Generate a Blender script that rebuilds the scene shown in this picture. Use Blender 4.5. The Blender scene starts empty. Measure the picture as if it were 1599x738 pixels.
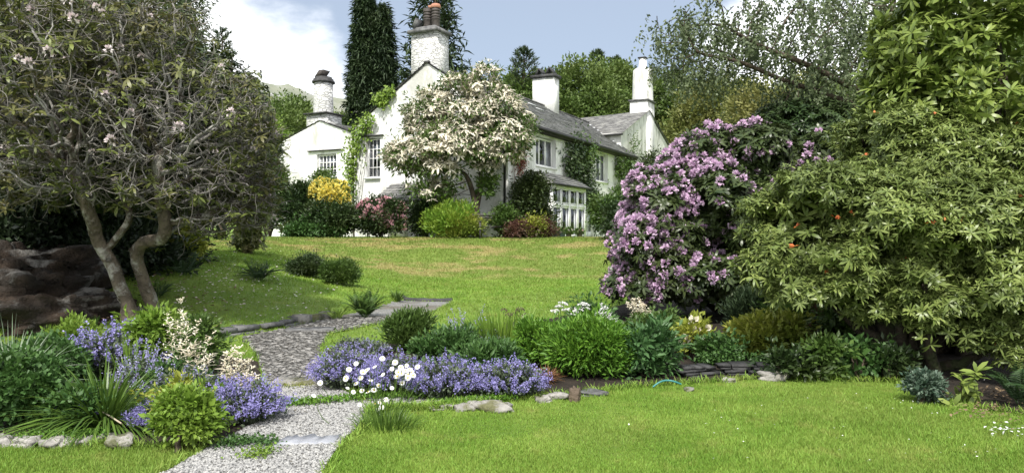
import bpy, math
import numpy as np
from mathutils import Vector, noise as mnoise

# ------------------------------------------------------------------ camera, sky, sun, exposure
SC = bpy.context.scene
COL = SC.collection
F, CX, CY, EYE = 1180.0, 799.5, 369.0, 1.65       # focal length in photo pixels, principal point, eye height
cam = bpy.data.cameras.new('camera'); cam.sensor_width = 36.0; cam.lens = 36.0 * F / 1599.0
cam.clip_start = 0.1; cam.clip_end = 4000
camo = bpy.data.objects.new('camera', cam); COL.objects.link(camo)
camo.location = (0, 0, EYE); camo.rotation_euler = (math.radians(90), 0, 0)
SC.camera = camo

SUN_EL, SUN_AZ = math.radians(52), math.radians(190)   # azimuth clockwise from +Y: behind the camera, to the left
to_sun = Vector((math.sin(SUN_AZ) * math.cos(SUN_EL), math.cos(SUN_AZ) * math.cos(SUN_EL), math.sin(SUN_EL)))
sl = bpy.data.lights.new('sun', 'SUN'); sl.energy = 2.7; sl.angle = math.radians(3); sl.color = (1.0, 0.955, 0.88)
so = bpy.data.objects.new('sun', sl); COL.objects.link(so)
so.rotation_euler = (-to_sun).to_track_quat('-Z', 'Y').to_euler()

def pdir(px, py):
    v = np.array([(px - CX) / F, 1.0, (CY - py) / F]); return v / np.linalg.norm(v)

W = bpy.data.worlds.new('World'); SC.world = W; W.use_nodes = True
nt = W.node_tree; nt.nodes.clear()
def N(t, k, **kw):
    n = t.nodes.new(k)
    for a, b in kw.items(): setattr(n, a, b)
    return n
def LK(t, a, b): t.links.new(a, b)
def mathn(t, op, a, b=None, c=None, clamp=False):
    n = N(t, 'ShaderNodeMath', operation=op); n.use_clamp = clamp
    for i, v in enumerate((a, b, c)):
        if v is None: continue
        if isinstance(v, (int, float)): n.inputs[i].default_value = v
        else: LK(t, v, n.inputs[i])
    return n.outputs[0]
out = N(nt, 'ShaderNodeOutputWorld')
sky = N(nt, 'ShaderNodeTexSky', sky_type='NISHITA'); sky.sun_disc = False
sky.sun_elevation = SUN_EL; sky.sun_rotation = SUN_AZ; sky.air_density = 1.0; sky.dust_density = 1.2; sky.ozone_density = 1.0
bg1 = N(nt, 'ShaderNodeBackground'); bg1.inputs[1].default_value = 0.105; LK(nt, sky.outputs[0], bg1.inputs[0])
tc = N(nt, 'ShaderNodeTexCoord')
mp = N(nt, 'ShaderNodeMapping'); mp.inputs['Scale'].default_value = (1, 1, 2.2); LK(nt, tc.outputs['Generated'], mp.inputs[0])
nz = N(nt, 'ShaderNodeTexNoise'); nz.inputs['Scale'].default_value = 4.2; nz.inputs['Detail'].default_value = 7; nz.inputs['Roughness'].default_value = .55
LK(nt, mp.outputs[0], nz.inputs['Vector'])
acc = nz.outputs['Fac']
def blob(px, py, radius_deg, amount, vec=None):        # a cloud bank in one compass direction of the sky
    d = N(nt, 'ShaderNodeVectorMath', operation='DOT_PRODUCT'); LK(nt, tc.outputs['Generated'], d.inputs[0]); d.inputs[1].default_value = vec or tuple(pdir(px, py))
    r = N(nt, 'ShaderNodeMapRange', interpolation_type='SMOOTHSTEP'); LK(nt, d.outputs['Value'], r.inputs[0])
    r.inputs[1].default_value = math.cos(math.radians(radius_deg)); r.inputs[2].default_value = 1.0; r.inputs[3].default_value = 0; r.inputs[4].default_value = amount
    return r.outputs[0]
for b in ((375, 100, 11, .15), (300, 60, 12, .10), (470, 140, 7, .09), (1180, 190, 9, .14), (1420, 40, 16, .26), (880, 60, 16, -.16), (560, 10, 8, -.14), (720, 20, 11, -.14), (420, -30, 5, -.10)):
    acc = mathn(nt, 'ADD', acc, blob(*b))
for v_, r_, a_ in (((-.2, -.75, .63), 75, .45), ((.75, -.45, .48), 50, .25), ((-.8, -.3, .5), 45, .2)):      # bright unseen cloud added behind the camera and overhead for fill light
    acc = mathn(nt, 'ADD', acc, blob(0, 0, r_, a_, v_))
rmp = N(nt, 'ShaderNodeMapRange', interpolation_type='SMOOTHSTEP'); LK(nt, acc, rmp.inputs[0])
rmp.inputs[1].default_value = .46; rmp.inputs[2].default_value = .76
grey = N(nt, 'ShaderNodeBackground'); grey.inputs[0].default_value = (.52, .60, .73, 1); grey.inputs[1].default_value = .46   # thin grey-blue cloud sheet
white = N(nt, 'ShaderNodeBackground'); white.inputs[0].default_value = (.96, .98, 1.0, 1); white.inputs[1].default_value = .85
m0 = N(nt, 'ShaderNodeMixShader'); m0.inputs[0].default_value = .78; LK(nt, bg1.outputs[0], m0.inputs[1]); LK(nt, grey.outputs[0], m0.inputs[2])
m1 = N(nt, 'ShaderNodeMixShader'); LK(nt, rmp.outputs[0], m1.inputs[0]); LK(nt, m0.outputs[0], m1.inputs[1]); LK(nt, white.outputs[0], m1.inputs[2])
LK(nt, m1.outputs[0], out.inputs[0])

SC.view_settings.view_transform = 'Standard'; SC.view_settings.look = 'None'
SC.view_settings.exposure = 1.1; SC.view_settings.gamma = 1.0
SC.render.engine = 'CYCLES'
SC.cycles.max_bounces = 6; SC.cycles.diffuse_bounces = 3; SC.cycles.glossy_bounces = 2; SC.cycles.transmission_bounces = 3
SC.cycles.transparent_max_bounces = 6; SC.cycles.caustics_reflective = False; SC.cycles.caustics_refractive = False
SC.cycles.sample_clamp_indirect = 6
SC.cycles.use_denoising = True

# ------------------------------------------------------------------ helpers
rng = np.random.default_rng(7)
def nrm(v):
    return v / np.maximum(np.linalg.norm(v, axis=-1, keepdims=True), 1e-9)
def rdir(n):
    return nrm(rng.normal(size=(n, 3)))
def sstep(a, b, x):
    t = np.clip((x - a) / (b - a), 0, 1); return t * t * (3 - 2 * t)

def link(o, parent=None):
    COL.objects.link(o)
    if parent is not None: o.parent = parent
    return o
def mesh(name, V, Fs, mat, parent=None, smooth=False, uv=None):
    """one mesh object from world-space vertices; Fs = index array (n,k) or a list of such arrays"""
    V = np.asarray(V, dtype=np.float64)
    if parent is not None:
        off = np.array(parent['_o']); V = V - off
    if isinstance(Fs, np.ndarray): Fs = [Fs]
    Fs = [np.asarray(f, dtype=np.int64) for f in Fs if len(f)]
    me = bpy.data.meshes.new(name)
    me.vertices.add(len(V)); me.vertices.foreach_set('co', V.astype(np.float32).ravel())
    lv = np.concatenate([f.ravel() for f in Fs]); tot = np.concatenate([np.full(len(f), f.shape[1]) for f in Fs])
    st = np.concatenate([[0], np.cumsum(tot)[:-1]])
    me.loops.add(len(lv)); me.loops.foreach_set('vertex_index', lv.astype(np.int32))
    me.polygons.add(len(tot)); me.polygons.foreach_set('loop_start', st.astype(np.int32))
    me.polygons.foreach_set('loop_total', tot.astype(np.int32))
    if smooth: me.polygons.foreach_set('use_smooth', np.ones(len(tot), dtype=bool))
    if uv is not None:
        l = me.uv_layers.new(name='uv'); l.data.foreach_set('uv', np.asarray(uv, dtype=np.float32)[lv].ravel())
    me.materials.append(mat); me.update(calc_edges=True)
    return link(bpy.data.objects.new(name, me), parent)
def tag(o, label=None, cat=None, group=None, kind=None):
    for k, v in (('label', label), ('category', cat), ('group', group), ('kind', kind)):
        if v is not None: o[k] = v
    return o
def thing(name, label, cat, loc, group=None):
    o = bpy.data.objects.new(name, None); o.empty_display_size = .2
    COL.objects.link(o); o.location = tuple(loc); o['_o'] = [float(c) for c in loc]
    return tag(o, label, cat, group)
def place(name, me, loc, rot=(0, 0, 0), scale=1, parent=None):
    o = bpy.data.objects.new(name, me); link(o, parent)
    l = np.array(loc, float)
    if parent is not None: l = l - np.array(parent['_o'])
    o.location = tuple(l); o.rotation_euler = rot; o.scale = (scale,) * 3 if np.isscalar(scale) else scale
    return o

class Geo:                                     # collects pieces for ONE mesh
    def __init__(s): s.V = []; s.F = {}; s.n = 0; s.U = []
    def add(s, V, F, uv=None):
        V = np.asarray(V, float); 
        for f in (F if isinstance(F, list) else [F]):
            f = np.asarray(f, int)
            if len(f): s.F.setdefault(f.shape[1], []).append(f + s.n)
        s.V.append(V); s.n += len(V)
        s.U.append(np.zeros((len(V), 2)) if uv is None else np.asarray(uv, float))
    def build(s, name, mat, parent=None, smooth=False, uv=False):
        return mesh(name, np.concatenate(s.V), [np.concatenate(f) for f in s.F.values()], mat, parent, smooth, np.concatenate(s.U) if uv else None)

# ------------------------------------------------------------------ materials
MATS = {}
def newmat(name):
    m = bpy.data.materials.new(name); m.use_nodes = True; m.node_tree.nodes.clear(); return m, m.node_tree
def rgb(c): return (c[0], c[1], c[2], 1)
def mixc(t, f, a, b):
    n = N(t, 'ShaderNodeMix', data_type='RGBA')
    for i, v in ((0, f), (6, a), (7, b)):
        if isinstance(v, (int, float)): n.inputs[i].default_value = v
        elif isinstance(v, tuple): n.inputs[i].default_value = rgb(v)
        else: LK(t, v, n.inputs[i])
    return n.outputs[2]
def leafmat(name, c1, c2, c3=None, rough=.5, trans=.25, nscale=.9):
    if name in MATS: return MATS[name]
    m, t = newmat(name); g = N(t, 'ShaderNodeNewGeometry'); tcn = N(t, 'ShaderNodeTexCoord')
    col = mixc(t, g.outputs['Random Per Island'], tuple(c1), tuple(c2))
    nzz = N(t, 'ShaderNodeTexNoise'); nzz.inputs['Scale'].default_value = nscale; nzz.inputs['Detail'].default_value = 2; LK(t, tcn.outputs['Object'], nzz.inputs['Vector'])
    if c3 is not None:
        r = N(t, 'ShaderNodeMapRange'); LK(t, nzz.outputs['Fac'], r.inputs[0]); r.inputs[1].default_value = .42; r.inputs[2].default_value = .66; r.inputs[4].default_value = .75
        col = mixc(t, r.outputs[0], col, tuple(c3))
    p = N(t, 'ShaderNodeBsdfPrincipled'); LK(t, col, p.inputs['Base Color']); p.inputs['Roughness'].default_value = rough
    p.inputs['Specular IOR Level'].default_value = .35
    o = N(t, 'ShaderNodeOutputMaterial')
    if trans > 0:
        tr = N(t, 'ShaderNodeBsdfTranslucent'); LK(t, col, tr.inputs[0]); mx = N(t, 'ShaderNodeMixShader'); mx.inputs[0].default_value = trans
        LK(t, p.outputs[0], mx.inputs[1]); LK(t, tr.outputs[0], mx.inputs[2]); LK(t, mx.outputs[0], o.inputs[0])
    else: LK(t, p.outputs[0], o.inputs[0])
    MATS[name] = m; return m
def noisemat(name, c1, c2, scale=3, rough=.8, bump=.3, bscale=20, c3=None, s3=1.2, lo=.35, hi=.65, stretch=(1, 1, 1), spec=.3):
    if name in MATS: return MATS[name]
    m, t = newmat(name); tcn = N(t, 'ShaderNodeTexCoord'); mpn = N(t, 'ShaderNodeMapping'); mpn.inputs['Scale'].default_value = stretch
    LK(t, tcn.outputs['Object'], mpn.inputs[0])
    a = N(t, 'ShaderNodeTexNoise'); a.inputs['Scale'].default_value = scale; a.inputs['Detail'].default_value = 6; LK(t, mpn.outputs[0], a.inputs['Vector'])
    r = N(t, 'ShaderNodeMapRange'); LK(t, a.outputs['Fac'], r.inputs[0]); r.inputs[1].default_value = lo; r.inputs[2].default_value = hi
    col = mixc(t, r.outputs[0], tuple(c1), tuple(c2))
    if c3 is not None:
        b = N(t, 'ShaderNodeTexNoise'); b.inputs['Scale'].default_value = s3; b.inputs['Detail'].default_value = 8; b.inputs['Roughness'].default_value = .65; LK(t, mpn.outputs[0], b.inputs['Vector'])
        r2 = N(t, 'ShaderNodeMapRange'); LK(t, b.outputs['Fac'], r2.inputs[0]); r2.inputs[1].default_value = .52; r2.inputs[2].default_value = .62
        col = mixc(t, r2.outputs[0], col, tuple(c3))
    p = N(t, 'ShaderNodeBsdfPrincipled'); LK(t, col, p.inputs['Base Color']); p.inputs['Roughness'].default_value = rough; p.inputs['Specular IOR Level'].default_value = spec
    if bump:
        bn = N(t, 'ShaderNodeTexNoise'); bn.inputs['Scale'].default_value = bscale; bn.inputs['Detail'].default_value = 5; LK(t, mpn.outputs[0], bn.inputs['Vector'])
        bp = N(t, 'ShaderNodeBump'); bp.inputs['Strength'].default_value = bump; bp.inputs['Distance'].default_value = .05; LK(t, bn.outputs['Fac'], bp.inputs['Height']); LK(t, bp.outputs[0], p.inputs['Normal'])
    o = N(t, 'ShaderNodeOutputMaterial'); LK(t, p.outputs[0], o.inputs[0]); MATS[name] = m; return m
def rubblemat(name, c1, c2, joint, scale=5):          # painted rubble stone: cells squashed into courses
    m, t = newmat(name); tcn = N(t, 'ShaderNodeTexCoord'); mpn = N(t, 'ShaderNodeMapping'); mpn.inputs['Scale'].default_value = (1, 1, 2.6)
    LK(t, tcn.outputs['Object'], mpn.inputs[0])
    v = N(t, 'ShaderNodeTexVoronoi', feature='DISTANCE_TO_EDGE'); v.inputs['Scale'].default_value = scale; LK(t, mpn.outputs[0], v.inputs['Vector'])
    v2 = N(t, 'ShaderNodeTexVoronoi'); v2.inputs['Scale'].default_value = scale; LK(t, mpn.outputs[0], v2.inputs['Vector'])
    sp = N(t, 'ShaderNodeSeparateColor'); LK(t, v2.outputs['Color'], sp.inputs[0])
    col = mixc(t, sp.outputs[0], tuple(c1), tuple(c2))
    r = N(t, 'ShaderNodeMapRange'); LK(t, v.outputs['Distance'], r.inputs[0]); r.inputs[1].default_value = 0; r.inputs[2].default_value = .09
    a = N(t, 'ShaderNodeTexNoise'); a.inputs['Scale'].default_value = 4; a.inputs['Detail'].default_value = 6; LK(t, tcn.outputs['Object'], a.inputs['Vector'])
    ra = mathn(t, 'MULTIPLY', mathn(t, 'SUBTRACT', 1.0, r.outputs[0]), a.outputs['Fac'])
    col = mixc(t, ra, col, tuple(joint))
    p = N(t, 'ShaderNodeBsdfPrincipled'); LK(t, col, p.inputs['Base Color']); p.inputs['Roughness'].default_value = .85
    bp = N(t, 'ShaderNodeBump'); bp.inputs['Strength'].default_value = .8; bp.inputs['Distance'].default_value = .05; LK(t, r.outputs[0], bp.inputs['Height']); LK(t, bp.outputs[0], p.inputs['Normal'])
    o = N(t, 'ShaderNodeOutputMaterial'); LK(t, p.outputs[0], o.inputs[0]); MATS[name] = m; return m
def plain(name, c, rough=.5, spec=.4, metal=0):
    if name in MATS: return MATS[name]
    m, t = newmat(name); p = N(t, 'ShaderNodeBsdfPrincipled'); p.inputs['Base Color'].default_value = rgb(c); p.inputs['Roughness'].default_value = rough
    p.inputs['Specular IOR Level'].default_value = spec; p.inputs['Metallic'].default_value = metal
    o = N(t, 'ShaderNodeOutputMaterial'); LK(t, p.outputs[0], o.inputs[0]); MATS[name] = m; return m

def grass_colour(t):
    tcn = N(t, 'ShaderNodeTexCoord'); P = tcn.outputs['Object']
    def nz_(s, d=4, ro=.55):
        n = N(t, 'ShaderNodeTexNoise'); n.inputs['Scale'].default_value = s; n.inputs['Detail'].default_value = d; n.inputs['Roughness'].default_value = ro; LK(t, P, n.inputs['Vector']); return n.outputs['Fac']
    def rg(v, a, b, c=0., e=1.):
        r = N(t, 'ShaderNodeMapRange', interpolation_type='SMOOTHSTEP'); LK(t, v, r.inputs[0])
        for i, q in enumerate((a, b, c, e)): r.inputs[i + 1].default_value = q
        return r.outputs[0]
    col = mixc(t, rg(nz_(1.3), .35, .65), (.145, .25, .028), (.21, .315, .048))
    col = mixc(t, rg(nz_(.45, 3), .45, .65, 0, .6), col, (.175, .25, .042))
    sx = N(t, 'ShaderNodeSeparateXYZ'); LK(t, P, sx.inputs[0])
    y, z = sx.outputs['Y'], sx.outputs['Z']
    bank = mathn(t, 'MULTIPLY', rg(y, 21.5, 24), rg(y, 30.5, 29))           # thin mown bank below the terrace, partly dried out
    col = mixc(t, mathn(t, 'MULTIPLY', bank, .5), col, (.145, .18, .04))
    mpn = N(t, 'ShaderNodeMapping'); mpn.inputs['Scale'].default_value = (.55, .9, 2.2); LK(t, P, mpn.inputs[0])
    n = N(t, 'ShaderNodeTexNoise'); n.inputs['Scale'].default_value = 1.0; n.inputs['Detail'].default_value = 6; n.inputs['Roughness'].default_value = .7; LK(t, mpn.outputs[0], n.inputs['Vector'])
    col = mixc(t, mathn(t, 'MULTIPLY', mathn(t, 'MULTIPLY', rg(n.outputs['Fac'], .48, .60), bank), .75), col, (.37, .30, .13))
    col = mixc(t, mathn(t, 'MULTIPLY', rg(nz_(2.2, 6, .75), .53, .68), .5), col, (.30, .31, .085))
    return col
def grassmat(name, blades):
    m, t = newmat(name); col = grass_colour(t)
    p = N(t, 'ShaderNodeBsdfPrincipled'); p.inputs['Roughness'].default_value = .6; p.inputs['Specular IOR Level'].default_value = .25
    o = N(t, 'ShaderNodeOutputMaterial')
    if blades:
        g = N(t, 'ShaderNodeNewGeometry')
        h = N(t, 'ShaderNodeHueSaturation'); LK(t, col, h.inputs['Color']); h.inputs['Saturation'].default_value = .98
        LK(t, mathn(t, 'MULTIPLY_ADD', g.outputs['Random Per Island'], .5, .85), h.inputs['Value'])
        LK(t, mathn(t, 'MULTIPLY_ADD', g.outputs['Random Per Island'], .03, .485), h.inputs['Hue'])
        col = h.outputs[0]
        tr = N(t, 'ShaderNodeBsdfTranslucent'); LK(t, col, tr.inputs[0]); mx = N(t, 'ShaderNodeMixShader'); mx.inputs[0].default_value = .3
        LK(t, col, p.inputs['Base Color']); LK(t, p.outputs[0], mx.inputs[1]); LK(t, tr.outputs[0], mx.inputs[2]); LK(t, mx.outputs[0], o.inputs[0])
    else:
        LK(t, col, p.inputs['Base Color'])
        tcn = N(t, 'ShaderNodeTexCoord'); bn = N(t, 'ShaderNodeTexNoise'); bn.inputs['Scale'].default_value = 9; bn.inputs['Detail'].default_value = 8; bn.inputs['Roughness'].default_value = .75; LK(t, tcn.outputs['Object'], bn.inputs['Vector'])
        bp = N(t, 'ShaderNodeBump'); bp.inputs['Strength'].default_value = .9; bp.inputs['Distance'].default_value = .12; LK(t, bn.outputs['Fac'], bp.inputs['Height']); LK(t, bp.outputs[0], p.inputs['Normal'])
        LK(t, p.outputs[0], o.inputs[0])
    MATS[name] = m; return m
def gravelmat():
    m, t = newmat('gravel'); tcn = N(t, 'ShaderNodeTexCoord')
    v = N(t, 'ShaderNodeTexVoronoi'); v.inputs['Scale'].default_value = 38; LK(t, tcn.outputs['Object'], v.inputs['Vector'])
    sp = N(t, 'ShaderNodeSeparateColor'); LK(t, v.outputs['Color'], sp.inputs[0])
    col = mixc(t, sp.outputs[0], (.15, .15, .15), (.29, .285, .27))
    a = N(t, 'ShaderNodeTexNoise'); a.inputs['Scale'].default_value = 1.6; a.inputs['Detail'].default_value = 6; LK(t, tcn.outputs['Object'], a.inputs['Vector'])
    r = N(t, 'ShaderNodeMapRange'); LK(t, a.outputs['Fac'], r.inputs[0]); r.inputs[1].default_value = .45; r.inputs[2].default_value = .62; r.inputs[4].default_value = .8
    col = mixc(t, r.outputs[0], col, (.12, .105, .075))
    p = N(t, 'ShaderNodeBsdfPrincipled'); LK(t, col, p.inputs['Base Color']); p.inputs['Roughness'].default_value = .8
    bp = N(t, 'ShaderNodeBump'); bp.inputs['Strength'].default_value = .9; bp.inputs['Distance'].default_value = .03; bp.invert = True; LK(t, v.outputs['Distance'], bp.inputs['Height']); LK(t, bp.outputs[0], p.inputs['Normal'])
    o = N(t, 'ShaderNodeOutputMaterial'); LK(t, p.outputs[0], o.inputs[0]); return m
def slatemat(name, lo=.075, hi=.22):                   # slates in courses, one column of the uv map per metre
    m, t = newmat(name); u = N(t, 'ShaderNodeUVMap'); u.uv_map = 'uv'; tcn = N(t, 'ShaderNodeTexCoord')
    b = N(t, 'ShaderNodeTexBrick'); LK(t, u.outputs[0], b.inputs['Vector']); b.inputs['Scale'].default_value = 1; b.inputs['Brick Width'].default_value = .34; b.inputs['Row Height'].default_value = .25
    b.inputs['Mortar Size'].default_value = .012; b.inputs['Color1'].default_value = (lo, lo, lo * 1.02, 1); b.inputs['Color2'].default_value = (hi, hi * .99, hi * .96, 1); b.inputs['Mortar'].default_value = (.03, .03, .03, 1)
    a = N(t, 'ShaderNodeTexNoise'); a.inputs['Scale'].default_value = 2.2; a.inputs['Detail'].default_value = 8; a.inputs['Roughness'].default_value = .7; LK(t, tcn.outputs['Object'], a.inputs['Vector'])
    r = N(t, 'ShaderNodeMapRange'); LK(t, a.outputs['Fac'], r.inputs[0]); r.inputs[1].default_value = .50; r.inputs[2].default_value = .68; r.inputs[4].default_value = .7
    col = mixc(t, r.outputs[0], b.outputs['Color'], (.30, .30, .27))
    p = N(t, 'ShaderNodeBsdfPrincipled'); LK(t, col, p.inputs['Base Color']); p.inputs['Roughness'].default_value = .6
    bp = N(t, 'ShaderNodeBump'); bp.inputs['Strength'].default_value = .6; bp.inputs['Distance'].default_value = .03; LK(t, a.outputs['Fac'], bp.inputs['Height']); LK(t, bp.outputs[0], p.inputs['Normal'])
    o = N(t, 'ShaderNodeOutputMaterial'); LK(t, p.outputs[0], o.inputs[0]); return m
def glassmat():
    m, t = newmat('glass'); g = N(t, 'ShaderNodeBsdfGlossy'); g.inputs['Roughness'].default_value = .02; g.inputs[0].default_value = (.9, .93, 1, 1)
    tr = N(t, 'ShaderNodeBsdfTransparent'); tr.inputs[0].default_value = (.5, .53, .55, 1); fr = N(t, 'ShaderNodeFresnel'); fr.inputs[0].default_value = 1.6
    mx = N(t, 'ShaderNodeMixShader'); LK(t, mathn(t, 'ADD', fr.outputs[0], .02, clamp=True), mx.inputs[0]); LK(t, tr.outputs[0], mx.inputs[1]); LK(t, g.outputs[0], mx.inputs[2])
    o = N(t, 'ShaderNodeOutputMaterial'); LK(t, mx.outputs[0], o.inputs[0]); return m

M_grass = grassmat('lawn_grass', False); M_blade = grassmat('grass_blades', True)
M_gravel = gravelmat()
M_soil = noisemat('soil', (.013, .010, .007), (.032, .024, .017), 6, .95, .8, 25)
M_white = noisemat('limewash', (.80, .80, .79), (.72, .72, .70), 1.6, .85, .5, 9, c3=(.46, .46, .43), s3=.8, lo=.3, hi=.7, stretch=(1, 1, .45))
M_white2 = noisemat('weathered_limewash', (.76, .76, .74), (.60, .60, .57), 1.6, .85, .5, 9, c3=(.38, .38, .35), s3=1.1, lo=.3, hi=.7, stretch=(1.6, 1.6, .3))
M_rubble = rubblemat('limewashed_rubble', (.66, .66, .65), (.46, .46, .45), (.24, .24, .235), 3.4)
M_slate = slatemat('roof_slate')
M_slab = noisemat('slate_slab', (.07, .07, .072), (.17, .17, .17), 5, .75, .5, 18)
M_dark = noisemat('dark_slate', (.025, .025, .026), (.06, .06, .06), 5, .7, .4, 18)
M_paint = noisemat('white_paint', (.84, .84, .84), (.80, .80, .79), 6, .45, .05, 20)
M_glass = glassmat()
M_pot = noisemat('dark_clay', (.035, .030, .028), (.07, .06, .055), 8, .6, .2, 15)
M_terra = noisemat('terracotta', (.42, .21, .14), (.32, .15, .10), 8, .7, .2, 15)
M_bark = noisemat('grey_bark', (.14, .115, .088), (.062, .05, .038), 7, .85, .9, 16, c3=(.30, .29, .265), s3=3.4)
M_twig = noisemat('grey_twigs', (.36, .345, .33), (.15, .14, .125), 4, .8, .5, 25)
M_bark2 = noisemat('brown_bark', (.09, .07, .05), (.045, .035, .026), 6, .9, .9, 14)
M_rock = noisemat('mossy_rock', (.042, .029, .020), (.018, .015, .012), 2.6, .9, 1.0, 20, c3=(.15, .145, .135), s3=1.5)
M_stone = noisemat('pale_stone', (.30, .285, .26), (.17, .165, .155), 5, .85, .8, 14, c3=(.12, .12, .06), s3=3.2)
M_stonew = noisemat('white_stone', (.38, .365, .34), (.19, .18, .165), 6, .85, .9, 16, c3=(.10, .105, .055), s3=4)
M_stoneb = noisemat('brown_stone', (.16, .12, .085), (.10, .075, .055), 5, .85, .8, 14)
M_room = plain('room_plaster', (.25, .22, .19), .9)
M_curtain = noisemat('curtain_cloth', (.42, .41, .40), (.30, .29, .28), 3, .9, .3, 6, stretch=(8, 8, .3))
M_curtainr = noisemat('rust_curtain_cloth', (.28, .14, .10), (.18, .09, .07), 3, .9, .3, 6, stretch=(8, 8, .3))

# ------------------------------------------------------------------ ground
YL = [0, 11.2, 11.7, 12.6, 13.8, 15.4, 16.9, 19, 24, 40]
XL = [-4.5, -4.5, -4.42, -3.75, -3.25, -2.62, -2.35, -2.6, -3.6, -6]
def base_h(y):
    s = 0
    for o in (-.8, -.4, 0, .4, .8):
        s = s + np.interp(y + o, [0, 9, 12, 14.6, 22.3, 24.2, 26.6, 28.6, 29.6, 60, 95, 160, 400, 3000], [0, .02, .10, .17, .34, .62, 1.16, 1.54, 1.60, 1.62, 5, 8, 8, 8])
    return s / 5
def ground_h(x, y):
    x = np.asarray(x, float); y = np.asarray(y, float)
    b = base_h(y)
    dd = np.minimum(np.interp(y, YL, XL) - x, (y - 11.75) * 1.2)
    lift = .13 * sstep(0, .18, dd) + .75 * sstep(0, 5.5, dd)
    h = b + lift * np.clip((1.62 - b) / 1.3, 0, 1)
    h = h + .012 * np.sin(x * 1.7 + y * .6) * np.sin(y * 1.3 - x * .4) * (y > 3) * (y < 30)
    h = h + .10 * sstep(3, 9, x) * sstep(6.5, 9.5, y) * sstep(14, 10, y)
    return h
def gpt(px, py):
    """where the line of sight through a photo pixel meets the ground"""
    d = np.array([(px - CX) / F, 1.0, (CY - py) / F])
    ys = np.linspace(3.5, 120, 6000); z = EYE + d[2] * ys; g = ground_h(d[0] * ys, ys)
    k = np.argmax(z <= g) if (z <= g).any() else len(ys) - 1
    y = ys[k]; return np.array([d[0] * y, y, float(ground_h(d[0] * y, y))])
def at(px, py, d): return np.array([(px - CX) / F * d, d, EYE + (CY - py) / F * d])

def axis(lo, hi, fine, far):
    a = np.arange(lo, hi + 1e-6, fine); L = []; v = lo; s = fine
    while v > -far: s *= 1.35; v -= s; L.append(v)
    R = []; v = hi; s = fine
    while v < far: s *= 1.35; v += s; R.append(v)
    return np.concatenate([L[::-1], a, R])
gx = axis(-9, 9, .11, 1500); gy = np.concatenate([np.arange(-30, 3, 3.0), np.arange(3, 31, .11), axis(31, 60, 1.5, 1800)[axis(31, 60, 1.5, 1800) > 31.2]])
GX, GY = np.meshgrid(gx, gy); GZ = ground_h(GX, GY)
gi = np.arange(GX.size).reshape(GX.shape)
tag(mesh('ground', np.stack([GX, GY, GZ], -1).reshape(-1, 3), np.stack([gi[:-1, :-1], gi[:-1, 1:], gi[1:, 1:], gi[1:, :-1]], -1).reshape(-1, 4), M_grass, smooth=True), kind='structure')

def strip(name, left, right, mat, lift, cols=10, rows=60):
    """a sheet following the ground between two edge lines given as world (x, y) points"""
    def rs(P):
        P = np.asarray(P, float)[:, :2]; s = np.concatenate([[0], np.cumsum(np.linalg.norm(np.diff(P, axis=0), axis=1))]); q = np.linspace(0, s[-1], rows)
        return np.stack([np.interp(q, s, P[:, i]) for i in (0, 1)], -1)
    A, B = rs(left), rs(right); w = np.linspace(0, 1, cols)[None, :, None]
    P = A[:, None] * (1 - w) + B[:, None] * w
    P += (rng.normal(size=P.shape) * .012)
    z = ground_h(P[..., 0], P[..., 1]) + lift
    ii = np.arange(rows * cols).reshape(rows, cols)
    o = mesh(name, np.concatenate([P, z[..., None]], -1).reshape(-1, 3), np.stack([ii[:-1, :-1], ii[:-1, 1:], ii[1:, 1:], ii[1:, :-1]], -1).reshape(-1, 4), mat, smooth=True)
    tag(o, kind='structure'); return A, B
def gp(*pts): return [gpt(*p) for p in pts]
path_l = [(-2.75, 4.2)] + [tuple(p[:2]) for p in gp((270, 734), (345, 690), (415, 655), (420, 620), (412, 590), (402, 555), (378, 528))] + [(-3.78, 12.4), (-3.32, 13.7), (-2.72, 15.3), (-2.42, 16.7)]
path_r = [(-1.15, 4.2)] + [tuple(p[:2]) for p in gp((505, 734), (535, 690), (565, 662), (575, 640), (540, 612), (500, 580), (500, 545), (512, 522), (560, 512), (625, 499), (682, 484), (706, 472))]
PA, PB = strip('path', path_l, path_r, M_gravel, .012, 12, 110)
path_m_l = gp((424, 600), (412, 575), (402, 552), (392, 530)); path_m_r = gp((502, 600), (498, 575), (497, 552), (506, 526))
side_l = gp((545, 652), (600, 640), (680, 638), (760, 634)); side_r = gp((545, 618), (600, 620), (680, 622), (760, 620))
SA, SB = strip('side_path', side_l, side_r, M_gravel, .018, 5, 24)
bed_a = gp((-260, 696), (0, 690), (210, 696), (330, 702), (418, 655)); bed_b = gp((-260, 545), (0, 545), (130, 535), (300, 545), (405, 565))
BA, BB = strip('left_flower_bed', bed_a, bed_b, M_soil, .008, 10, 40)
bed_c = gp((500, 612), (680, 622), (850, 622), (1000, 604), (1200, 590), (1400, 596), (1480, 632), (1700, 660)); bed_d = gp((505, 545), (610, 535), (740, 505), (850, 500), (960, 480), (1100, 440), (1500, 430), (1750, 430))
CA, CB = strip('right_flower_bed', bed_c, bed_d, M_soil, .008, 14, 60)
WA, WB = strip('worn_path', path_m_l, path_m_r, noisemat('worn_stony_path', (.21, .20, .185), (.12, .11, .095), 5, .85, 1.0, 22, c3=(.27, .26, .245), s3=2.6), .022, 10, 50)
def inpoly(x, y, A, B):
    P = np.concatenate([A, B[::-1]]); ins = np.zeros(len(x), bool); j = len(P) - 1
    for i in range(len(P)):
        xi, yi, xj, yj = *P[i], *P[j]
        c = ((yi > y) != (yj > y)) & (x < (xj - xi) * (y - yi) / (yj - yi + 1e-12) + xi); ins ^= c; j = i
    return ins

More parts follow.
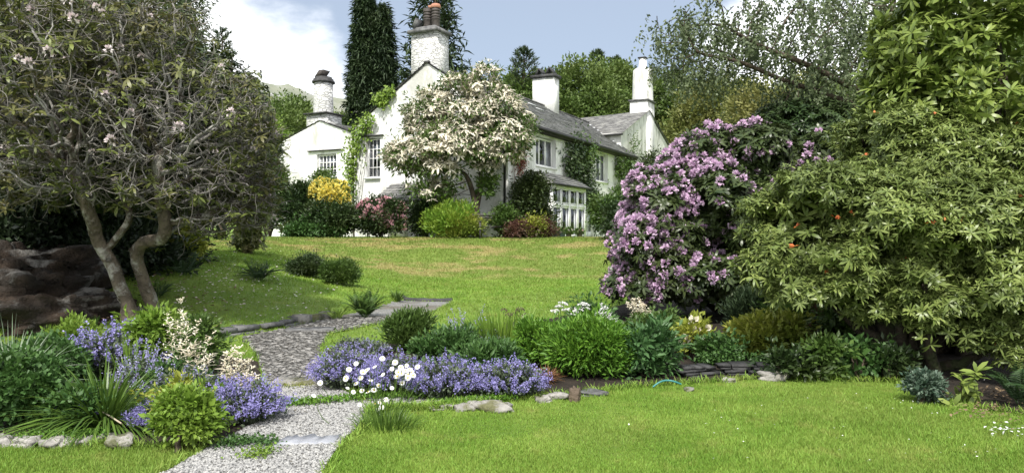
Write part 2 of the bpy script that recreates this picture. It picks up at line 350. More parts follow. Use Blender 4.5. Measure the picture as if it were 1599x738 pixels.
# hills far behind
def hill(name, profile, dist, mat, back=260):
    px = np.arange(-900, 2500, 6.0); top = np.interp(px, [p[0] for p in profile], [p[1] for p in profile])
    top = top + np.array([mnoise.noise(Vector((p * .02, 3.3, dist))) * 9 + mnoise.noise(Vector((p * .09, 1.3, dist))) * 3 for p in px])
    rows = 16; V = np.zeros((rows, len(px), 3))
    for r in range(rows):
        f = r / (rows - 1); d = dist - back * (1 - f); z = np.maximum((CY - top) / F * dist * (f ** .8) + EYE, 3.0)
        V[r, :, 0] = (px - CX) / F * d; V[r, :, 1] = d; V[r, :, 2] = np.where(f == 0, 2, z) + np.array([mnoise.noise(Vector((p * .05, f * 9, 1))) * 5 * (0 < f < 1) for p in px])
    ii = np.arange(rows * len(px)).reshape(rows, len(px))
    tag(mesh(name, V.reshape(-1, 3), np.stack([ii[:-1, :-1], ii[:-1, 1:], ii[1:, 1:], ii[1:, :-1]], -1).reshape(-1, 4), mat, smooth=True), kind='structure')
M_hill = noisemat('fell', (.12, .14, .10), (.20, .21, .16), .02, .95, 0, c3=(.27, .27, .26), s3=.035)
hill('hill', [(-900, 180), (200, 140), (330, 130), (385, 122), (415, 128), (450, 132), (500, 148), (560, 158), (700, 190), (2500, 200)], 700, M_hill)
# ------------------------------------------------------------------ the cottage
HC = np.array([-.17, 31.0, EYE]); HU = np.array([.447, .894, 0]); HT = np.array([-.894, .447, 0]); HZ = np.array([0, 0, 1.0])
HU = HU / np.linalg.norm(HU); HT = HT / np.linalg.norm(HT)
def H(s, t, h):
    s, t, h = np.broadcast_arrays(np.asarray(s, float), t, h); return HC + s[..., None] * HU + t[..., None] * HT + h[..., None] * HZ
BOXF = np.array([[0, 3, 2, 1], [4, 5, 6, 7], [0, 1, 5, 4], [1, 2, 6, 5], [2, 3, 7, 6], [3, 0, 4, 7]])
def hbox(g, s0, s1, t0, t1, h0, h1, taper=0.0):
    a, b = taper * (s1 - s0), taper * (t1 - t0)
    g.add(H([s0, s1, s1, s0, s0 + a, s1 - a, s1 - a, s0 + a], [t0, t0, t1, t1, t0 + b, t0 + b, t1 - b, t1 - b], [h0] * 4 + [h1] * 4), BOXF)
def hquad(g, P, uv=None): g.add(H(*np.array(P, float).T), np.array([[0, 1, 2, 3][:len(P)]]), uv)
def hcyl(g, s, t, prof, n=20, wob=0.0):
    """round shaft turned from (radius, height) pairs"""
    a = np.linspace(0, 2 * np.pi, n, endpoint=False); P = []
    for i, (r, h) in enumerate(prof):
        rr = r * (1 + wob * np.array([mnoise.noise(Vector((math.cos(x) * 2, math.sin(x) * 2, h * 2 + s))) for x in a]))
        P.append(H(s + rr * np.cos(a), t + rr * np.sin(a), np.full(n, h)))
    P.append(H(s, t, prof[-1][1])[None]); V = np.concatenate(P); k = len(prof)
    ii = np.arange(k * n).reshape(k, n); nx = np.roll(ii, -1, 1)
    g.add(V, [np.stack([ii[:-1], nx[:-1], nx[1:], ii[1:]], -1).reshape(-1, 4), np.stack([ii[-1], nx[-1], np.full(n, k * n)], -1)])
def wallrect(g, plane, a0, a1, b0, b1, holes, c, rev):
    """wall sheet in a plane of the house with real openings; rev = reveal depth along the inward axis"""
    A = sorted({a0, a1, *[h[0] for h in holes], *[h[1] for h in holes]}); B = sorted({b0, b1, *[h[2] for h in holes], *[h[3] for h in holes]})
    f = (lambda a, b, d: (c + d, a, b)) if plane == 's' else (lambda a, b, d: (a, c + d, b))
    for i in range(len(A) - 1):
        for j in range(len(B) - 1):
            m = ((A[i] + A[i + 1]) / 2, (B[j] + B[j + 1]) / 2)
            if any(h[0] < m[0] < h[1] and h[2] < m[1] < h[3] for h in holes): continue
            hquad(g, [f(A[i], B[j], 0), f(A[i + 1], B[j], 0), f(A[i + 1], B[j + 1], 0), f(A[i], B[j + 1], 0)])
    for h in holes:
        q = [(h[0], h[2]), (h[1], h[2]), (h[1], h[3]), (h[0], h[3])]
        for k in range(4):
            p, r = q[k], q[(k + 1) % 4]; hquad(g, [f(*p, 0), f(*r, 0), f(*r, rev), f(*p, rev)])
def slates(g, e0, e1, r0, r1, rows, th=.035):
    """a roof slope in stepped courses: e = eave ends, r = ridge ends, all (s, t, h)"""
    e0, e1, r0, r1 = (np.array(x, float) for x in (e0, e1, r0, r1)); L = np.linalg.norm(e1 - e0)
    nrm_ = np.cross(e1 - e0, r0 - e0); nrm_ = nrm_ / np.linalg.norm(nrm_); nrm_ = nrm_ if nrm_[2] > 0 else -nrm_
    n = 24
    for k in range(rows):
        f0, f1 = k / rows, (k + 1) / rows; w = np.linspace(0, 1, n)
        jit = rng.normal(size=n) * .006
        lo = (e0 + (r0 - e0) * f0)[None] * (1 - w[:, None]) + (e1 + (r1 - e1) * f0)[None] * w[:, None] + nrm_ * (th + jit[:, None])
        hi = (e0 + (r0 - e0) * f1)[None] * (1 - w[:, None]) + (e1 + (r1 - e1) * f1)[None] * w[:, None]
        un = lo - nrm_ * (th + .004)
        V = np.concatenate([H(*lo.T), H(*hi.T), H(*un.T)]); i = np.arange(n - 1)
        uv = np.concatenate([np.stack([w * L, np.full(n, k * .25 + .02)], -1), np.stack([w * L, np.full(n, k * .25 + .24)], -1), np.stack([w * L, np.full(n, k * .25 + .02)], -1)])
        g.add(V, [np.stack([i, i + 1, n + i + 1, n + i], -1), np.stack([2 * n + i, 2 * n + i + 1, i + 1, i], -1)], uv)
def window(house, plane, a0, a1, b0, b1, c, cols, rows, inward, fw=.06, bar=.028, label=None, curtain=None, sill=True, mull=None):
    """frame with glazing bars, one pane sheet, sill; the frame stands at depth c"""
    f = (lambda g, a, b, p, q, d0, d1: hbox(g, c + d0 * inward, c + d1 * inward, a, b, p, q)) if plane == 's' else (lambda g, a, b, p, q, d0, d1: hbox(g, a, b, c + d0 * inward, c + d1 * inward, p, q))
    g = Geo(); f(g, a0, a0 + fw, b0, b1, 0, .07); f(g, a1 - fw, a1, b0, b1, 0, .07); f(g, a0 + fw, a1 - fw, b0, b0 + fw, 0, .07); f(g, a0 + fw, a1 - fw, b1 - fw, b1, 0, .07)
    for k in range(1, cols):
        x = a0 + fw + (a1 - a0 - 2 * fw) * k / cols; b = (mull or bar) / 2; f(g, x - b, x + b, b0 + fw, b1 - fw, .004, .06)
    R = rows if isinstance(rows, (list, tuple)) else [k / rows for k in range(1, rows)]
    for r in R:
        y = b0 + fw + (b1 - b0 - 2 * fw) * r; b = bar / 2 if not isinstance(rows, (list, tuple)) else (mull or bar) / 2; f(g, a0 + fw, a1 - fw, y - b, y + b, .008, .055)
    fr = g.build('window', M_paint, house)
    if label: fr['label'] = label
    fr['_o'] = house['_o']
    p = Geo(); f(p, a0 + fw * .6, a1 - fw * .6, b0 + fw * .6, b1 - fw * .6, .03, .036); p.build('pane', M_glass, fr)
    if sill:
        q = Geo(); f(q, a0 - .05, a1 + .05, b0 - .07, b0 - .003, -.26, .05); q.build('sill', M_stone if sill == 2 else M_paint, fr)
    if curtain:
        for (u0, u1) in curtain[1]:
            q = Geo(); w = np.linspace(a0 + (a1 - a0) * u0, a0 + (a1 - a0) * u1, 25); d = .16 + .03 * np.sin(np.arange(25) * 2.1)
            lo = [(c + d[i] * inward, w[i], b0) if plane == 's' else (w[i], c + d[i] * inward, b0) for i in range(25)]
            P = np.array(lo); Q = P.copy(); Q[:, 2] = b1; i = np.arange(24); q.add(np.concatenate([H(*P.T), H(*Q.T)]), np.stack([i, i + 1, 26 + i, 25 + i], -1)); q.build('curtain', curtain[0], fr)
    return fr
base = H(8, 4, -.03)
house = thing('cottage', 'whitewashed slate roofed country house on the terrace above the lawn', 'house', base)
SW, SH = 17.0, 5.0
W1 = (2.75, 5.0, 3.14, 4.5); W2 = (10.2, 12.3, 2.95, 4.55); DOOR = (8.7, 10.1, -.1, 2.0); BAYH = (2.85, 6.68, -.1, 2.25); GW = (6.42, 7.2, 2.62, 4.42)
g = Geo()
wallrect(g, 's', 0, 7.8, -.6, SH, [GW], 0, .2); hquad(g, [(0, 0, SH), (0, 7.8, SH), (0, 3.9, 7.47)])
g.build('gable_wall', M_white, house)
g = Geo(); wallrect(g, 't', 0, SW, -.6, SH, [W1, W2, DOOR, BAYH], 0, .24); g.build('side_wall', M_white, house)
g = Geo()   # rear, far end, floor and inner room shell, so that the windows look into a dim room
hquad(g, [(0, 7.8, -.6), (SW, 7.8, -.6), (SW, 7.8, SH), (0, 7.8, SH)]); hquad(g, [(SW, 0, -.6), (SW, 7.8, -.6), (SW, 7.8, SH), (SW, 0, SH)]); hquad(g, [(SW, 0, SH), (SW, 7.8, SH), (SW, 3.9, 7.47)])
g.build('rear_wall', M_white, house)
g = Geo(); hquad(g, [(.1, .25, -.08), (SW, .25, -.08), (SW, 7.7, -.08), (.1, 7.7, -.08)]); hquad(g, [(.3, .28, 2.45), (SW, .28, 2.45), (SW, 7.7, 2.45), (.3, 7.7, 2.45)]); hquad(g, [(.3, 3.6, -.08), (SW, 3.6, -.08), (SW, 3.6, 4.95), (.3, 3.6, 4.95)])
g.build('interior', M_room, house)
# roofs
g = Geo(); slates(g, (-.1, -.38, 4.80), (SW - .2, -.38, 4.80), (-.1, 3.9, 7.54), (SW + 2.2, 3.9, 7.54), 20)
slates(g, (-.1, 8.18, 4.80), (SW, 8.18, 4.80), (-.1, 3.9, 7.54), (SW, 3.9, 7.54), 20)
for s0 in np.arange(-.1, SW + 2, .5): hbox(g, s0, s0 + .49, 3.78, 4.02, 7.5, 7.585 + rng.normal() * .006)
roof = g.build('roof', M_slate, house, uv=True); roof['_o'] = house['_o']
g = Geo(); hbox(g, 8.1, 9.0, 2.86, 2.94, 6.94, 6.985); hbox(g, 8.1, 9.0, 2.40, 2.48, 6.65, 6.69); g.build('rooflight', plain('lead', (.62, .63, .65), .4), roof)
g = Geo(); hbox(g, -.04, SW - .4, -.43, -.33, 4.66, 4.79); g.build('gutter', plain('black_iron', (.02, .02, .021), .45), roof)
g = Geo(); hbox(g, -.02, SW - .3, -.325, -.003, 4.60, 4.79); g.build('soffit', plain('dark_timber', (.03, .027, .025), .7), roof)
g = Geo()
for k in range(9):
    t0 = k / 9; s_ = 16.2 + t0 * 2.3; hbox(g, s_, s_ + .18, .5 + t0 * 3.1, .92 + t0 * 3.1, 5.36 + t0 * 2.0, 5.42 + t0 * 2.02)
g.build('valley_flashing', plain('lead', (.62, .63, .65), .4), roof)
# upper windows of the long side
window(house, 't', W1[0] + .02, W1[1] - .02, W1[2] + .03, W1[3] - .02, .2, 3, 1, 1, fw=.09, mull=.12, label='three light white window over the bay', curtain=(M_curtain, [(.70, .98)]), sill=True)
window(house, 't', W2[0] + .02, W2[1] - .02, W2[2] + .03, W2[3] - .02, .2, 3, 1, 1, fw=.09, mull=.12, label='white window framed by ivy', curtain=(M_curtain, [(.02, .25), (.72, .98)]))
g = Geo(); hbox(g, W2[0] - .25, W2[1] + .25, -.22, -.003, 4.62, 4.68); g.build('window_hood', M_paint, house)
window(house, 's', GW[0] + .02, GW[1] - .02, GW[2] + .03, GW[3] - .02, .14, 3, 4, 1, fw=.05, label='narrow white sash window in the tall gable', sill=True)
g = Geo(); hbox(g, -.12, -.003, GW[0] - .2, GW[1] + .25, 4.5, 4.55); g.build('drip_slate', M_dark, house)
# doorway by the ivy
g = Geo()
for s0 in (8.72, 9.34, 9.98): hbox(g, s0, s0 + .1, .12, .2, -.08, 1.98)
hbox(g, 8.82, 9.98, .12, .2, 1.88, 1.98); hbox(g, 8.82, 9.98, .12, .2, -.08, .25)
d = g.build('door', M_paint, house); d['_o'] = house['_o']; g = Geo(); hbox(g, 8.8, 10.0, .15, .158, .2, 1.9); g.build('pane', M_glass, d)
# bay window
bay = Geo(); S0, S1, TO = 2.7, 6.83, -.8
hbox(bay, S0, S1, TO, TO + .09, -.12, -.02); hbox(bay, S0, S1, TO, TO + .09, 2.16, 2.3)
xs = np.linspace(S0, S1 - .15, 5)
for i, x in enumerate(xs): hbox(bay, x, x + (.15 if i in (0, 4) else .13), TO + .003, TO + .1, -.02, 2.16)
for i in range(4): hbox(bay, xs[i] + .14, xs[i + 1], TO + .006, TO + .09, 1.34, 1.48)
for i in range(4):
    for z0, z1 in ((0.02, 1.33), (1.49, 2.15)):
        a, b = xs[i] + .16, xs[i + 1] - .01
        for q in ((a, a + .05, z0, z1), (b - .05, b, z0, z1), (a + .05, b - .05, z0, z0 + .05), (a + .05, b - .05, z1 - .05, z1)): hbox(bay, q[0], q[1], TO + .012, TO + .07, q[2], q[3])
for s_ in (S0 + .002, S1 - .092):
    hbox(bay, s_, s_ + .09, TO + .1, -.002, -.12, .55); hbox(bay, s_, s_ + .09, TO + .1, -.002, 2.1, 2.3); hbox(bay, s_, s_ + .09, TO + .1, -.002, 1.34, 1.46); hbox(bay, s_, s_ + .09, -.12, -.002, .55, 2.1)
bay = bay.build('bay_window', M_paint, house); bay['_o'] = house['_o']
for i in range(4):
    for z0, z1 in ((.03, 1.32), (1.5, 2.14)):
        g = Geo(); hbox(g, xs[i] + .2, xs[i + 1] - .05, TO + .03, TO + .036, z0, z1); g.build('pane', M_glass, bay)
for s_ in (S0 + .03, S1 - .036): g = Geo(); hbox(g, s_, s_ + .006, TO + .11, -.13, .56, 2.09); g.build('side_pane', M_glass, bay)
g = Geo(); slates(g, (S0 - .25, TO - .22, 2.32), (S1 + .2, TO - .22, 2.32), (S0 + .2, -.003, 2.92), (S1 - .2, -.003, 2.92), 5)
hquad(g, [(S0 - .25, TO - .22, 2.32), (S0 + .2, -.003, 2.92), (S0 - .25, -.003, 2.32)], [(0, 0), (.5, 1), (1, 0)]); hquad(g, [(S1 + .2, TO - .22, 2.32), (S1 - .2, -.003, 2.92), (S1 + .2, -.003, 2.32)], [(0, 0), (.5, 1), (1, 0)])
g.build('bay_roof', M_slate, bay, uv=True)
g = Geo(); hbox(g, S0 - .24, S1 + .19, TO - .2, -.003, 2.302, 2.318); hbox(g, S0 - .26, S1 + .21, TO - .25, TO - .2, 2.27, 2.33); g.build('bay_gutter', plain('black_iron', (.02, .02, .021), .45), bay)
for u0 in (.03, .42, .92):
    g = Geo(); w = np.linspace(S0 + (S1 - S0) * u0, S0 + (S1 - S0) * (u0 + .1), 20); dd = TO + .32 + .04 * np.sin(np.arange(20) * 2.1); i = np.arange(19)
    g.add(np.concatenate([H(w, dd, np.full(20, 0.02)), H(w, dd, np.full(20, 2.1))]), np.stack([i, i + 1, 21 + i, 20 + i], -1)); g.build('curtain', M_curtainr, bay)
# gable chimney
def capstone(name, g, par, m=None): return g.build(name, m or M_dark, par)
g = Geo(); hbox(g, .04, 1.0, 3.43, 4.79, 6.2, 8.86, .012); ch = g.build('chimney', M_rubble, house); ch['_o'] = house['_o']; ch['label'] = 'square gable chimney with two clay pots'
g = Geo(); hbox(g, -.13, 1.1, 3.33, 4.89, 8.86, 9.0, .01); hbox(g, -.02, .99, 3.45, 4.77, 9.0, 9.14, .1); capstone('chimney_cap', g, ch, M_slab)
g = Geo(); V = H([-.1, .5, .5, -.1, -.1, .5, .5, -.1], [4.62, 4.62, 4.66, 4.66, 4.42, 4.42, 4.46, 4.46], [9.1] * 4 + [9.5] * 4); g.add(V, BOXF); capstone('leaning_slate', g, ch, M_slab)
for (s_, t_, top, mt) in ((.5, 4.22, 10.02, M_pot), (.5, 3.80, 9.98, M_pot)):
    g = Geo(); pr = [(.19, 9.1), (.185, 9.5), (.20, 9.52), (.20, 9.55), (.18, 9.56)]
    for k in range(3): z = 9.60 + k * .125; pr += [(.18, z), (.205, z + .01), (.205, z + .05), (.18, z + .06)]
    pr += [(.19, top), (.13, top), (.12, top - .25)]
    hcyl(g, s_, t_, pr, 16); pot = g.build('chimney_pot', mt, ch, smooth=False); pot['_o'] = house['_o']
    if t_ < 4:
        g = Geo(); hcyl(g, s_, t_, [(.20, 9.985), (.22, 10.0), (.22, 10.1), (.19, 10.16), (.12, 10.16)], 14); hbox(g, .42, .58, 3.85, 4.15, 10.02, 10.14); g.build('pot_hood', M_terra, pot); pot['label'] = 'chimney pot with a terracotta hood'
g = Geo()
for (p, q) in (((4.85, 6.93), (4.1, 7.43)), ((3.9, 7.55), (3.3, 7.1))): hquad(g, [(-.09, p[0], p[1]), (-.09, q[0], q[1]), (.1, q[0], q[1] + .05), (.1, p[0], p[1] + .05)])
g.build('drip_course', M_dark, ch)
# chimney on the ridge
g = Geo(); hbox(g, 12.2, 12.95, 3.22, 4.58, 6.9, 9.15); ch = g.build('chimney', M_white, house); ch['_o'] = house['_o']; ch['label'] = 'square white chimney astride the roof ridge'
g = Geo(); hbox(g, 12.1, 13.05, 3.12, 4.68, 9.15, 9.33); capstone('chimney_cap', g, ch)
for t_ in (3.55, 4.2):
    g = Geo(); V = H([12.25, 12.9, 12.9, 12.25] * 2, [t_ - .3, t_ - .3, t_ - .25, t_ - .25, t_ - .02, t_ - .02, t_ + .03, t_ + .03], [9.33] * 4 + [9.75] * 4); g.add(V, BOXF)
    V = H([12.25, 12.9, 12.9, 12.25] * 2, [t_ + .25, t_ + .25, t_ + .3, t_ + .3, t_ - .0, t_ - .0, t_ + .05, t_ + .05], [9.33] * 4 + [9.73] * 4); g.add(V, BOXF); capstone('slate_cowl', g, ch)
# right-hand wing behind the end of the long roof
g = Geo(); wallrect(g, 't', 17.0, 29.7, -.6, 6.2, [], .8, .2); hquad(g, [(17, .8, 6.2), (22.8, .8, 6.2), (22.8, .8, 8.55), (17, .8, 6.4)]); hquad(g, [(22.8, .8, 6.2), (29.7, .8, 6.2), (22.8, .8, 8.55)])
g.build('wing_gable_wall', M_white2, house)
g = Geo(); wallrect(g, 's', .8, 6.5, -.6, 6.4, [], 17.0, .2); wallrect(g, 's', .8, 6.5, -.6, 6.1, [], 29.7, .2); wallrect(g, 't', 17, 29.7, -.6, 6.0, [], 6.5, .2); g.build('wing_side_wall', M_white, house)
g = Geo(); slates(g, (16.75, .65, 6.30), (16.75, 6.6, 6.0), (22.8, .65, 8.62), (22.8, 6.6, 8.4), 20); wr = g.build('wing_roof', M_slate, house, uv=True); wr['_o'] = house['_o']
g = Geo(); slates(g, (29.95, .65, 6.14), (29.95, 6.6, 6.0), (22.8, .65, 8.62), (22.8, 6.6, 8.4), 24); g.build('wing_rear_slope', M_slate, wr, uv=True)
g = Geo(); hbox(g, 16.68, 16.78, .6, 6.0, 6.2, 6.3); g.build('gutter', plain('black_iron', (.02, .02, .021), .45), wr)
g = Geo(); hbox(g, 22.4, 24.1, .72, 1.95, -.5, 9.25); ch = g.build('chimney', M_white2, house); ch['_o'] = house['_o']; ch['label'] = 'round white chimney shaft on the far wing'
g = Geo(); hbox(g, 22.3, 24.2, .62, 2.05, 9.25, 9.35); capstone('chimney_ledge', g, ch, M_slab)
g = Geo(); hcyl(g, 23.25, 1.30, [(.72, 9.35), (.69, 10.3), (.65, 11.5), (.50, 11.6), (.30, 11.65), (.24, 12.3)], 20, .03); g.build('chimney_shaft', M_white2, ch, smooth=True)
g = Geo(); hbox(g, 22.97, 23.53, 1.02, 1.58, 12.3, 12.38); capstone('chimney_cap', g, ch)
# low wing on the left
g = Geo(); LW = (10.15, 11.38, 2.9, 4.05); wallrect(g, 's', 7.8, 14.6, -.6, 4.5, [LW], 1.5, .2); hquad(g, [(1.5, 7.75, 4.5), (1.5, 14.6, 4.5), (1.5, 11.15, 5.68)]); g.build('low_wing_gable_wall', M_white, house)
g = Geo(); wallrect(g, 't', 1.5, 8, -.6, 4.5, [], 14.6, .2); g.build('low_wing_side_wall', M_white, house)
g = Geo(); hquad(g, [(1.7, 8, -.08), (1.7, 14.5, -.08), (4, 14.5, -.08), (4, 8, -.08)]); hquad(g, [(4, 8, -.08), (4, 14.5, -.08), (4, 14.5, 4.5), (4, 8, 4.5)]); g.build('low_wing_interior', M_room, house)
g = Geo(); slates(g, (1.4, 7.6, 4.45), (8, 7.6, 4.45), (1.4, 11.15, 5.73), (8, 11.15, 5.73), 13); slates(g, (1.44, 14.75, 4.46), (8, 14.75, 4.46), (1.44, 11.15, 5.73), (8, 11.15, 5.73), 13)
lr = g.build('low_wing_roof', M_slate, house, uv=True); lr['_o'] = house['_o']
window(house, 's', LW[0] + .02, LW[1] - .02, LW[2] + .03, LW[3] - .02, 1.64, 5, 3, 1, fw=.06, bar=.035, label='wide small paned window in the low wing')
g = Geo(); hbox(g, 1.38, 1.497, 9.7, 11.9, 4.2, 4.25); g.build('drip_slate', M_dark, house)
g = Geo(); hbox(g, 1.53, 2.6, 10.72, 12.05, 5.0, 6.05); ch = g.build('chimney', M_rubble, house); ch['_o'] = house['_o']; ch['label'] = 'round rubble chimney on the low wing'
g = Geo(); hbox(g, 1.37, 2.68, 10.64, 12.13, 6.05, 6.12); capstone('chimney_ledge', g, ch)
g = Geo(); hcyl(g, 2.02, 11.39, [(.50, 6.12), (.48, 6.8), (.46, 7.66)], 24, .03); g.build('chimney_shaft', M_rubble, ch, smooth=True)
g = Geo(); hcyl(g, 2.02, 11.39, [(.45, 7.66), (.56, 7.67), (.56, 7.76), (.50, 7.77), (.50, 7.86), (.42, 7.87), (.42, 7.96), (.1, 7.97)], 18, .05); capstone('chimney_cap', g, ch)
g = Geo(); V = H([1.8, 2.3, 2.3, 1.8] * 2, [11.5, 11.5, 11.8, 11.8, 11.2, 11.2, 11.5, 11.5], [7.97] * 4 + [8.3] * 4); g.add(V, BOXF); g.build('leaning_pot', M_pot, ch)
# pipes and porch
for (s_, t_, h0, h1) in ((.03, 7.95, .2, 4.6), (-.06, .12, .3, 4.2)):
    g = Geo(); hcyl(g, s_, t_, [(.05, h0), (.05, h1), (.075, h1), (.075, h1 + .1)], 10); g.build('drainpipe', plain('black_iron', (.02, .02, .021), .45), house)
g = Geo(); wallrect(g, 's', 3.4, 5.55, -.3, 1.45, [(4.0, 5.0, -.3, 1.4)], -1.35, .15); wallrect(g, 't', -1.35, 0, -.3, 1.45, [], 5.55, .1); wallrect(g, 't', -1.35, 0, -.3, 1.45, [], 3.4, .1); pc = g.build('porch', M_white, house); pc['_o'] = house['_o']
g = Geo(); slates(g, (-1.55, 3.2, 1.48), (-1.55, 5.75, 1.48), (-.003, 3.2, 2.33), (-.003, 5.75, 2.33), 7); g.build('porch_roof', M_slate, pc, uv=True)
g = Geo(); hbox(g, -1.5, -.01, 3.25, 5.7, 1.43, 1.475); g.build('porch_beam', plain('dark_timber', (.03, .027, .025), .7), pc)
g = Geo(); hbox(g, -1.26, -1.2, 4.02, 4.98, -.25, 1.38); g.build('door', M_paint, pc)
# ------------------------------------------------------------------ plant builders
ZUP = np.array([0, 0, 1.0])
T4 = (np.array([[0, 0, 0], [.45, .5, .07], [1, 0, -.06], [.45, -.5, .07]]), np.array([[0, 3, 2], [0, 2, 1]]))
T6 = (np.array([[0, 0, 0], [.32, .42, .06], [.32, -.42, .06], [.72, .46, .0], [.72, -.46, .0], [1, 0, -.12]]), np.array([[0, 2, 1], [1, 2, 4], [1, 4, 3], [3, 4, 5]]))
def leaves(g, P, X, Nn, S, W, T=T4):
    """many copies of a leaf: root P, pointing along X, upper side Nn, length S, width W"""
    if not len(P): return
    X = nrm(X); Y = nrm(np.cross(Nn, X)); Z = np.cross(X, Y); T0, Fc = T
    S = np.broadcast_to(S, (len(P),))[:, None, None]; W = np.broadcast_to(W, (len(P),))[:, None, None]
    V = P[:, None] + S * (T0[None, :, :1] * X[:, None] + T0[None, :, 2:] * Z[:, None]) + W * T0[None, :, 1:2] * Y[:, None]
    g.add(V.reshape(-1, 3), (Fc[None] + (np.arange(len(P)) * len(T0))[:, None, None]).reshape(-1, 3))
def basis(ax):
    ref = np.where(np.abs(ax[:, 2:3]) < .9, np.array([[0, 0, 1.0]]), np.array([[1.0, 0, 0]])); t = nrm(np.cross(ref, ax)); return t, np.cross(ax, t)
def rosettes(g, P, ax, n, L, W, el=.25, T=T6, vary=.25):
    t, b = basis(ax); k = len(P); sc = rng.uniform(.62, 1.25, k); e0 = rng.normal(size=k) * .22
    for j in range(n):
        a = 2 * np.pi * j / n + rng.normal(size=k) * .25; e = el + e0 + rng.normal(size=k) * .26
        X = np.cos(e)[:, None] * (np.cos(a)[:, None] * t + np.sin(a)[:, None] * b) + np.sin(e)[:, None] * ax
        s = L * sc * (1 + rng.uniform(-vary, vary, k)); keep = rng.random(k) < .88
        leaves(g, P[keep], X[keep], nrm(ax + .15 * rdir(k))[keep], s[keep], (W * s / L)[keep], T)
def tube(g, P, r, sides=5, cap=True):
    P = np.asarray(P, float); n = len(P)
    if n < 2: return
    r = np.broadcast_to(r, (n,)); t = nrm(np.gradient(P, axis=0)); ref = np.array([.31, .17, .93]) if abs(nrm(P[-1] - P[0]) @ np.array([.31, .17, .93])) < .85 else np.array([1.0, .2, 0])
    a = nrm(np.cross(t, ref)); b = np.cross(t, a); th = np.linspace(0, 2 * np.pi, sides, endpoint=False)
    V = P[:, None] + r[:, None, None] * (np.cos(th)[None, :, None] * a[:, None] + np.sin(th)[None, :, None] * b[:, None])
    ii = np.arange(n * sides).reshape(n, sides); nx = np.roll(ii, -1, 1)
    g.add(V.reshape(-1, 3), np.stack([ii[:-1], nx[:-1], nx[1:], ii[1:]], -1).reshape(-1, 4))
def wiggle(P, n, amp):
    """resample a polyline smoothly and make it crooked"""
    P = np.asarray(P, float); s = np.linspace(0, 1, len(P)); q = np.linspace(0, 1, n); R = np.stack([np.interp(q, s, P[:, i]) for i in range(3)], -1)
    for _ in range(2): R[1:-1] = (R[:-2] + 2 * R[1:-1] + R[2:]) / 4
    o = np.cumsum(rng.normal(size=(n, 3)), 0); o -= np.linspace(0, 1, n)[:, None] * o[-1]; return R + amp * o * np.sin(np.pi * q)[:, None] / max(1, n ** .5)
def lobe(px, py, d, rx, ry, rd): return (at(px, py, d), np.array([rx / F * d, rd, ry / F * d]))
def boxlobes(c, w, dep, h, k=6):
    """an uneven mound: a small core and many lobes of different size pushed out to different distances"""
    L = [(c + ZUP * h * .40, np.array([w * .33, dep * .33, h * .38]))]
    for i in range(int(k * 1.7) + 2):
        v = nrm(np.array([rng.uniform(-1, 1), rng.uniform(-1, .5), rng.uniform(-.35, 1)])); f = rng.uniform(.20, .44)
        R = np.array([w * .5 * f * 1.15, dep * .5 * f * 1.15, h * .5 * f * rng.uniform(.8, 1.1)]); cc = c + ZUP * h * .46 + v * (np.array([w * .5, dep * .5, h * .54]) * rng.uniform(.86, 1.04) - R); L.append((cc, R))
    return L
def crownpts(lobes, n, inner=0.0, zmin=None, low=-.75):
    C = np.array([l[0] for l in lobes]); R = np.array([l[1] for l in lobes])
    ar = (R[:, 0] * R[:, 2] + R[:, 1] * R[:, 2] + R[:, 0] * R[:, 1]); k = rng.choice(len(lobes), size=n * 3, p=ar / ar.sum()); v = rdir(n * 3)
    f = (.84 + .2 * rng.random(n * 3)) if inner == 0 else (inner + (.85 - inner) * rng.random(n * 3)); p = C[k] + R[k] * v * f[:, None]
    q = (((p[:, None] - C[None]) / R[None]) ** 2).sum(-1); q[np.arange(len(k)), k] = 9
    ok = (q.min(1) > (.72 if inner == 0 else 0)) & (v[:, 2] > low)
    if zmin is not None: ok &= p[:, 2] > zmin
    idx = np.flatnonzero(ok)[:n]; return p[idx], nrm(v[idx] / R[k[idx]])
def sub(lobes, k=5, f=.42, squash=.75, main=.86):
    """break every lobe into a slightly smaller one carrying k uneven knobs"""
    o = []
    for C, R in lobes:
        o.append((C, R * main))
        for _ in range(k):
            v = rdir(1)[0]; v[1] = -abs(v[1]) if rng.random() < .6 else v[1]; q = f * rng.uniform(.6, 1.25); r = R * q; r[2] *= squash; o.append((C + v * R * (1 - q * .55), r))
    return o
def area(lobes): return sum(2.2 * np.pi * (R[0] * R[2] + R[1] * R[2] + R[0] * R[1]) * .6 for _, R in lobes)
